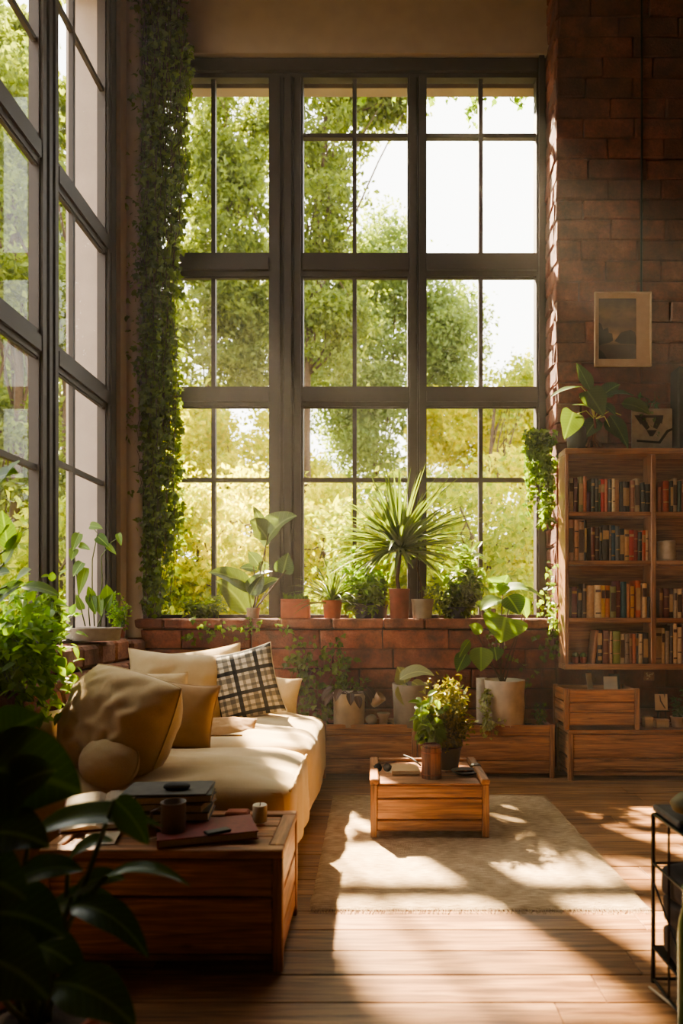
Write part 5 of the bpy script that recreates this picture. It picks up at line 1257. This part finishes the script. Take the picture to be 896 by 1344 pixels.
# ================================================================== IVY
random.seed(50)
str_ = []
for k in range(60):
    u = random.random()**1.15; d = random.uniform(5.40, 5.60)
    pxa = 174+68*u; top = random.uniform(-30, 60) if k < 40 else 0
    bot = 800 - 330*random.random()**1.6 if k > 8 else 805
    pts = []; n = 9
    for i in range(n+1):
        py = top+(bot-top)*i/n; pts.append(P(pxa+random.uniform(-7, 7) - (4+10*u)*(i/n) + 5*math.sin(py*.012), py, d))
    str_.append(pts)
vines('hanging_ivy', 'tall curtain of dark ivy hanging in the left corner beside the back window', 'vine', str_, 38, .055, 'ivy_leaf', spread=.05, seed=51, srad=.004)
str_ = []
for k in range(14):
    px = 692+random.random()*30; str_.append([P(px+4, 568, 5.40), P(px, 590, 5.38), P(px+random.uniform(-8, 8), 590+random.uniform(20, 90), 5.38)])
for k in range(5): str_.append([P(722, 600, 5.36), P(718+random.uniform(-3, 3), 640, 5.34), P(715+random.uniform(-5, 5), 690, 5.34)])
vines('hanging_ivy', 'bright small-leaved vine hanging on the brick pier left of the bookcase', 'vine', str_, 110, .045, 'vine_leaf', spread=.045, seed=52)
vines('hanging_ivy', 'thin vine climbing the pier beside the lower left side of the bookcase', 'vine', [[P(722, 845, 5.33), P(726, 815, 5.33), P(720, 780, 5.33), P(724, 742, 5.34)], [P(728, 820, 5.33), P(714, 800, 5.34), P(705, 790, 5.36)], [P(733, 860, 5.32), P(731, 830, 5.32), P(729, 790, 5.33)]], 80, .045, 'vine_leaf', spread=.04, seed=53)
# ================================================================== OUTSIDE
vines('outdoor_vine', 'green creeper hanging outside from the lintel over the right bay', 'vine', [[P(px, 110, 6.02), P(px+2, 118, 6.02), P(px+dx, 112+l, 6.03)] for px, dx, l in ((570, 3, 14), (590, -2, 18), (604, 3, 12), (622, -2, 58), (626, -8, 40), (630, 2, 26), (650, 2, 14), (668, 4, 16), (682, -3, 22), (690, 3, 12), (455, 3, 14), (480, 0, 20), (520, 2, 16))], 130, .06, 'vine_leaf', spread=.05, seed=60)
def tree(name, label, cat, base, top, crown, nclus, nlf, ls, mat, seed, clr=0.7, trunk=0.12, branches=7, group=None, gap=1.0):
    """crown = list of (centre, radii); leaves cluster round twig ends inside them"""
    random.seed(seed); t = thing(name, label, cat, base, group); mt = MB(); ml = MB()
    base, top = Vector(base), Vector(top); tr = stem(mt, base, top, trunk, trunk*.45, .06, 10)
    ends = []
    for c, r in crown:
        c, r = Vector(c), Vector(r)
        for k in range(branches):
            q = rv(1)
            while q.length > 1: q = rv(1)
            e = c + Vector((q.x*r.x, q.y*r.y, q.z*r.z))*.8; a = tr[random.randint(len(tr)//2, len(tr)-1)]
            pts = stem(mt, a, e, trunk*.28, .012, .2, 6, .04)
        for k in range(nclus):
            q = rv(1)
            while q.length > 1 or q.length < .25: q = rv(1)
            ends.append(c + Vector((q.x*r.x, q.y*r.y, q.z*r.z)))
    per = nlf//len(ends)
    for e in ends:
        cr = clr*random.uniform(.6, 1.2)
        for k in range(per):
            q = Vector((random.gauss(0, .45), random.gauss(0, .45), random.gauss(0, .3)))*cr
            l = ls*random.uniform(.6, 1.3)
            ml.leaf4(e+q, rv(1)+Vector((0, 0, -.3)), rv(1)+Vector((0, 0, .6)), l, l*.6)
    mt.build('trunk', 'tree_bark', t, smooth=True); ml.build('crown', mat, t)
    return t
G = -0.3
def Q(px, py, d): return P(px, py, d)
tree('tree', 'tall leafy tree with branches outside the left bay of the back window', 'tree', (-5.6, 23, G), Q(290, 190, 23), [(Q(300, 165, 23), (1.6, 1.8, 2.5)), (Q(298, 300, 23), (1.8, 1.8, 3.0)), (Q(268, 440, 23), (1.9, 1.8, 2.6)), (Q(335, 420, 23), (1.4, 1.6, 2.3))], 60, 36000, .21, 'tree_leaf', 71, .8)
tree('tree', 'leafy tree filling the upper left of the middle bay', 'tree', (-1.4, 17, G), Q(430, 150, 17), [(Q(425, 150, 17), (1.1, 1.3, 2.0)), (Q(412, 290, 17), (.9, 1.2, 1.6)), (Q(505, 122, 17), (.9, .9, .5)), (Q(430, 420, 17), (1.1, 1.1, 1.5))], 46, 20000, .15, 'tree_leaf', 72, .5)
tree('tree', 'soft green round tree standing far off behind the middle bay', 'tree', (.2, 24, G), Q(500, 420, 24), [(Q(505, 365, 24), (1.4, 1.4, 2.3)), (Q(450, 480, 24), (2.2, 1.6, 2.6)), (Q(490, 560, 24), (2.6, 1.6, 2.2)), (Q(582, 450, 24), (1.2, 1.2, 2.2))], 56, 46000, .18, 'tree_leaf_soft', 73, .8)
tree('tree', 'bushy yellow-green tree low outside the right bay', 'tree', (4.6, 22, G), Q(680, 560, 22), [(Q(685, 570, 22), (1.5, 1.4, 1.9)), (Q(605, 590, 22), (1.9, 1.4, 1.8))], 56, 26000, .17, 'tree_leaf_yellow', 74, .65)
tree('tree', 'yellow autumn tree outside the lower left bay', 'tree', (-3.6, 18, G), Q(300, 600, 18), [(Q(305, 610, 18), (1.9, 1.4, 1.9)), (Q(230, 610, 18), (1.4, 1.4, 1.9)), (Q(400, 670, 18), (1.4, 1.2, 1.2))], 56, 28000, .15, 'tree_leaf_yellow', 75, .6)
tree('tree', 'slender pale tree seen between bars of the right bay', 'tree', (3.0, 19, G), Q(650, 520, 19), [(Q(655, 520, 19), (.6, .7, .9)), (Q(690, 500, 19), (.6, .6, .6))], 14, 1800, .15, 'bush_leaf', 76, .5, trunk=.09)
random.seed(80)
bl = ['yellow-green shrub outside at the foot of the left bay', 'yellow-green shrub outside just left of the wide mullion', 'yellow-green shrub outside behind the spider plant', 'green shrub outside behind the dracaena', 'pale green shrub outside behind the stone pot', 'green shrub outside behind the big-leaved plant', 'sunny shrub outside at the far right of the back window', 'green shrub outside behind the ivy curtain']
for i, (px, py, d, mt) in enumerate([(262, 730, 11, 'tree_leaf_yellow'), (330, 720, 12, 'tree_leaf_yellow'), (425, 725, 11.5, 'tree_leaf_yellow'), (490, 740, 10, 'bush_leaf'), (570, 700, 12, 'bush_leaf'), (620, 740, 9.5, 'bush_leaf'), (690, 700, 11, 'tree_leaf_yellow'), (205, 730, 10.5, 'bush_leaf')]):
    c = Q(px, py, d); tree('shrub', bl[i], 'shrub', (c.x, d, G), c+Vector((0, 0, .4)), [(c, (.85, .8, 1.25)), (c+Vector((0, 0, -1.0)), (1.0, .9, .9))], 30, 7500, .12, mt, 90+i, .42, trunk=.05, branches=6, group='shrubs outside the back window')
# side garden
tl = ['tall leafy tree outside the nearer bay of the side window', 'leafy tree outside the farther bay of the side window', 'big tree farther off to the left outside the side window']
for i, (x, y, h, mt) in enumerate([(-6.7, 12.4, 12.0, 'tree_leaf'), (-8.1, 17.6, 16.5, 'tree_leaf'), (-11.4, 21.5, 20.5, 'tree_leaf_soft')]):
    tree('tree', tl[i], 'tree', (x, y, G), (x+.2, y, h*.75), [((x-.2, y, h*.84), (1.5, 1.5, h*.16)), ((x, y-.2, h*.55), (1.6, 1.6, h*.19)), ((x-.4, y, h*.27), (1.6, 1.6, h*.14))], 50, 30000, .15*y/14, mt, 110+i, .5)
for i, (x, y, z, lab) in enumerate([(-4.4, 7.2, 1.6, 'bright green shrub close outside the nearer bay of the side window'), (-4.2, 9.3, 1.8, 'bright green shrub close outside the farther bay of the side window'), (-4.0, 5.2, 1.2, 'low green shrub right outside the side window near the left edge')]):
    tree('shrub', lab, 'shrub', (x, y, G), (x, y, z), [((x, y, z), (.8, .8, 1.0)), ((x, y, z-1.0), (.9, .9, .8))], 26, 5200, .12, 'bush_leaf', 120+i, .4, trunk=.05, branches=6, group='shrubs outside the side window')

tree('tree', 'added very tall tree over the corner pillar, crown out of view, shading the foreground', 'tree', (-6.6, 15, G), (-6.4, 15, 14.5), [((-6.2, 15, 15.9), (1.9, 1.3, 1.1))], 60, 16000, .2, 'tree_leaf', 131, .5)  # added tree, crown above the frame, placed to keep sun off the near floor
# ================================================================== LIGHT, SKY, CAMERA
w = bpy.data.worlds.new('sky'); scene.world = w; w.use_nodes = True
nt = w.node_tree; nt.nodes.clear()
wo = nt.nodes.new('ShaderNodeOutputWorld'); bg = nt.nodes.new('ShaderNodeBackground')
tc = nt.nodes.new('ShaderNodeTexCoord'); sp = nt.nodes.new('ShaderNodeSeparateXYZ'); L(nt, tc.outputs['Generated'], sp.inputs[0])
r = ramp(nt, sp.outputs[2], [(0.45, (0.92, 0.86, 0.74)), (0.62, (1.0, 0.97, 0.9)), (0.95, (0.97, 0.95, 0.92))])
mp = N(nt, 'ShaderNodeMath', operation='MULTIPLY_ADD'); L(nt, sp.outputs[2], mp.inputs[0]); mp.inputs[1].default_value = 0.5; mp.inputs[2].default_value = 0.5; L(nt, mp.outputs[0], r.inputs[0])
L(nt, r.outputs[0], bg.inputs[0]); bg.inputs[1].default_value = SKY; L(nt, bg.outputs[0], wo.inputs[0])
sun = bpy.data.lights.new('sun', 'SUN'); sun.energy = SUN; sun.color = (1.0, 0.80, 0.55); sun.angle = R(1.8)
so = bpy.data.objects.new('sun', sun); COL.objects.link(so); so.location = (-6, 14, 14)
az, el = R(SUNAZ), R(SUNEL)         # travel direction: toward +X and -Y
dv = Vector((math.sin(az)*math.cos(el), -math.cos(az)*math.cos(el), -math.sin(el)))
so.rotation_euler = dv.to_track_quat('-Z', 'Y').to_euler()

cam = bpy.data.cameras.new('camera'); co = bpy.data.objects.new('camera', cam); COL.objects.link(co)
co.location = (0, 0, CH); co.rotation_euler = (PI/2, 0, 0)
cam.sensor_fit = 'AUTO'; cam.sensor_width = 36; cam.lens = 36*F/1344
cam.shift_x = -(CX-448)/1344; cam.shift_y = (CY-672)/1344
cam.clip_start = 0.05; cam.clip_end = 300
cam.dof.use_dof = True; cam.dof.focus_distance = 4.7; cam.dof.aperture_fstop = 2.0
scene.camera = co
scene.view_settings.view_transform = 'AgX'
scene.view_settings.look = LOOK
scene.view_settings.exposure = EXPO
cy = scene.cycles
cy.use_denoising = True
try: cy.denoiser = 'OPENIMAGEDENOISE'
except Exception: pass
cy.max_bounces = 10; cy.diffuse_bounces = 5; cy.transparent_max_bounces = 12; cy.transmission_bounces = 4
cy.sample_clamp_indirect = 6.0
cy.caustics_reflective = False; cy.caustics_refractive = False

vm = bpy.data.materials.new('sunlit_haze'); vm.use_nodes = True; vt = vm.node_tree; vt.nodes.clear()
vo_ = vt.nodes.new('ShaderNodeOutputMaterial'); vs_ = vt.nodes.new('ShaderNodeVolumeScatter')
vs_.inputs['Density'].default_value = HAZE; vs_.inputs['Anisotropy'].default_value = 0.55; vs_.inputs['Color'].default_value = (1, .93, .82, 1)
vt.links.new(vs_.outputs[0], vo_.inputs['Volume']); MATS['sunlit_haze'] = vm
if HAZE > 0:
    m = MB(); m.box(-2.05, 4.1, -2.7, 5.845, -0.06, 6.78); hz = m.build('haze', 'sunlit_haze'); tag(hz, 'faint warm haze of sunlit dust filling the room', 'haze', kind='stuff')
    cy.volume_bounces = 1
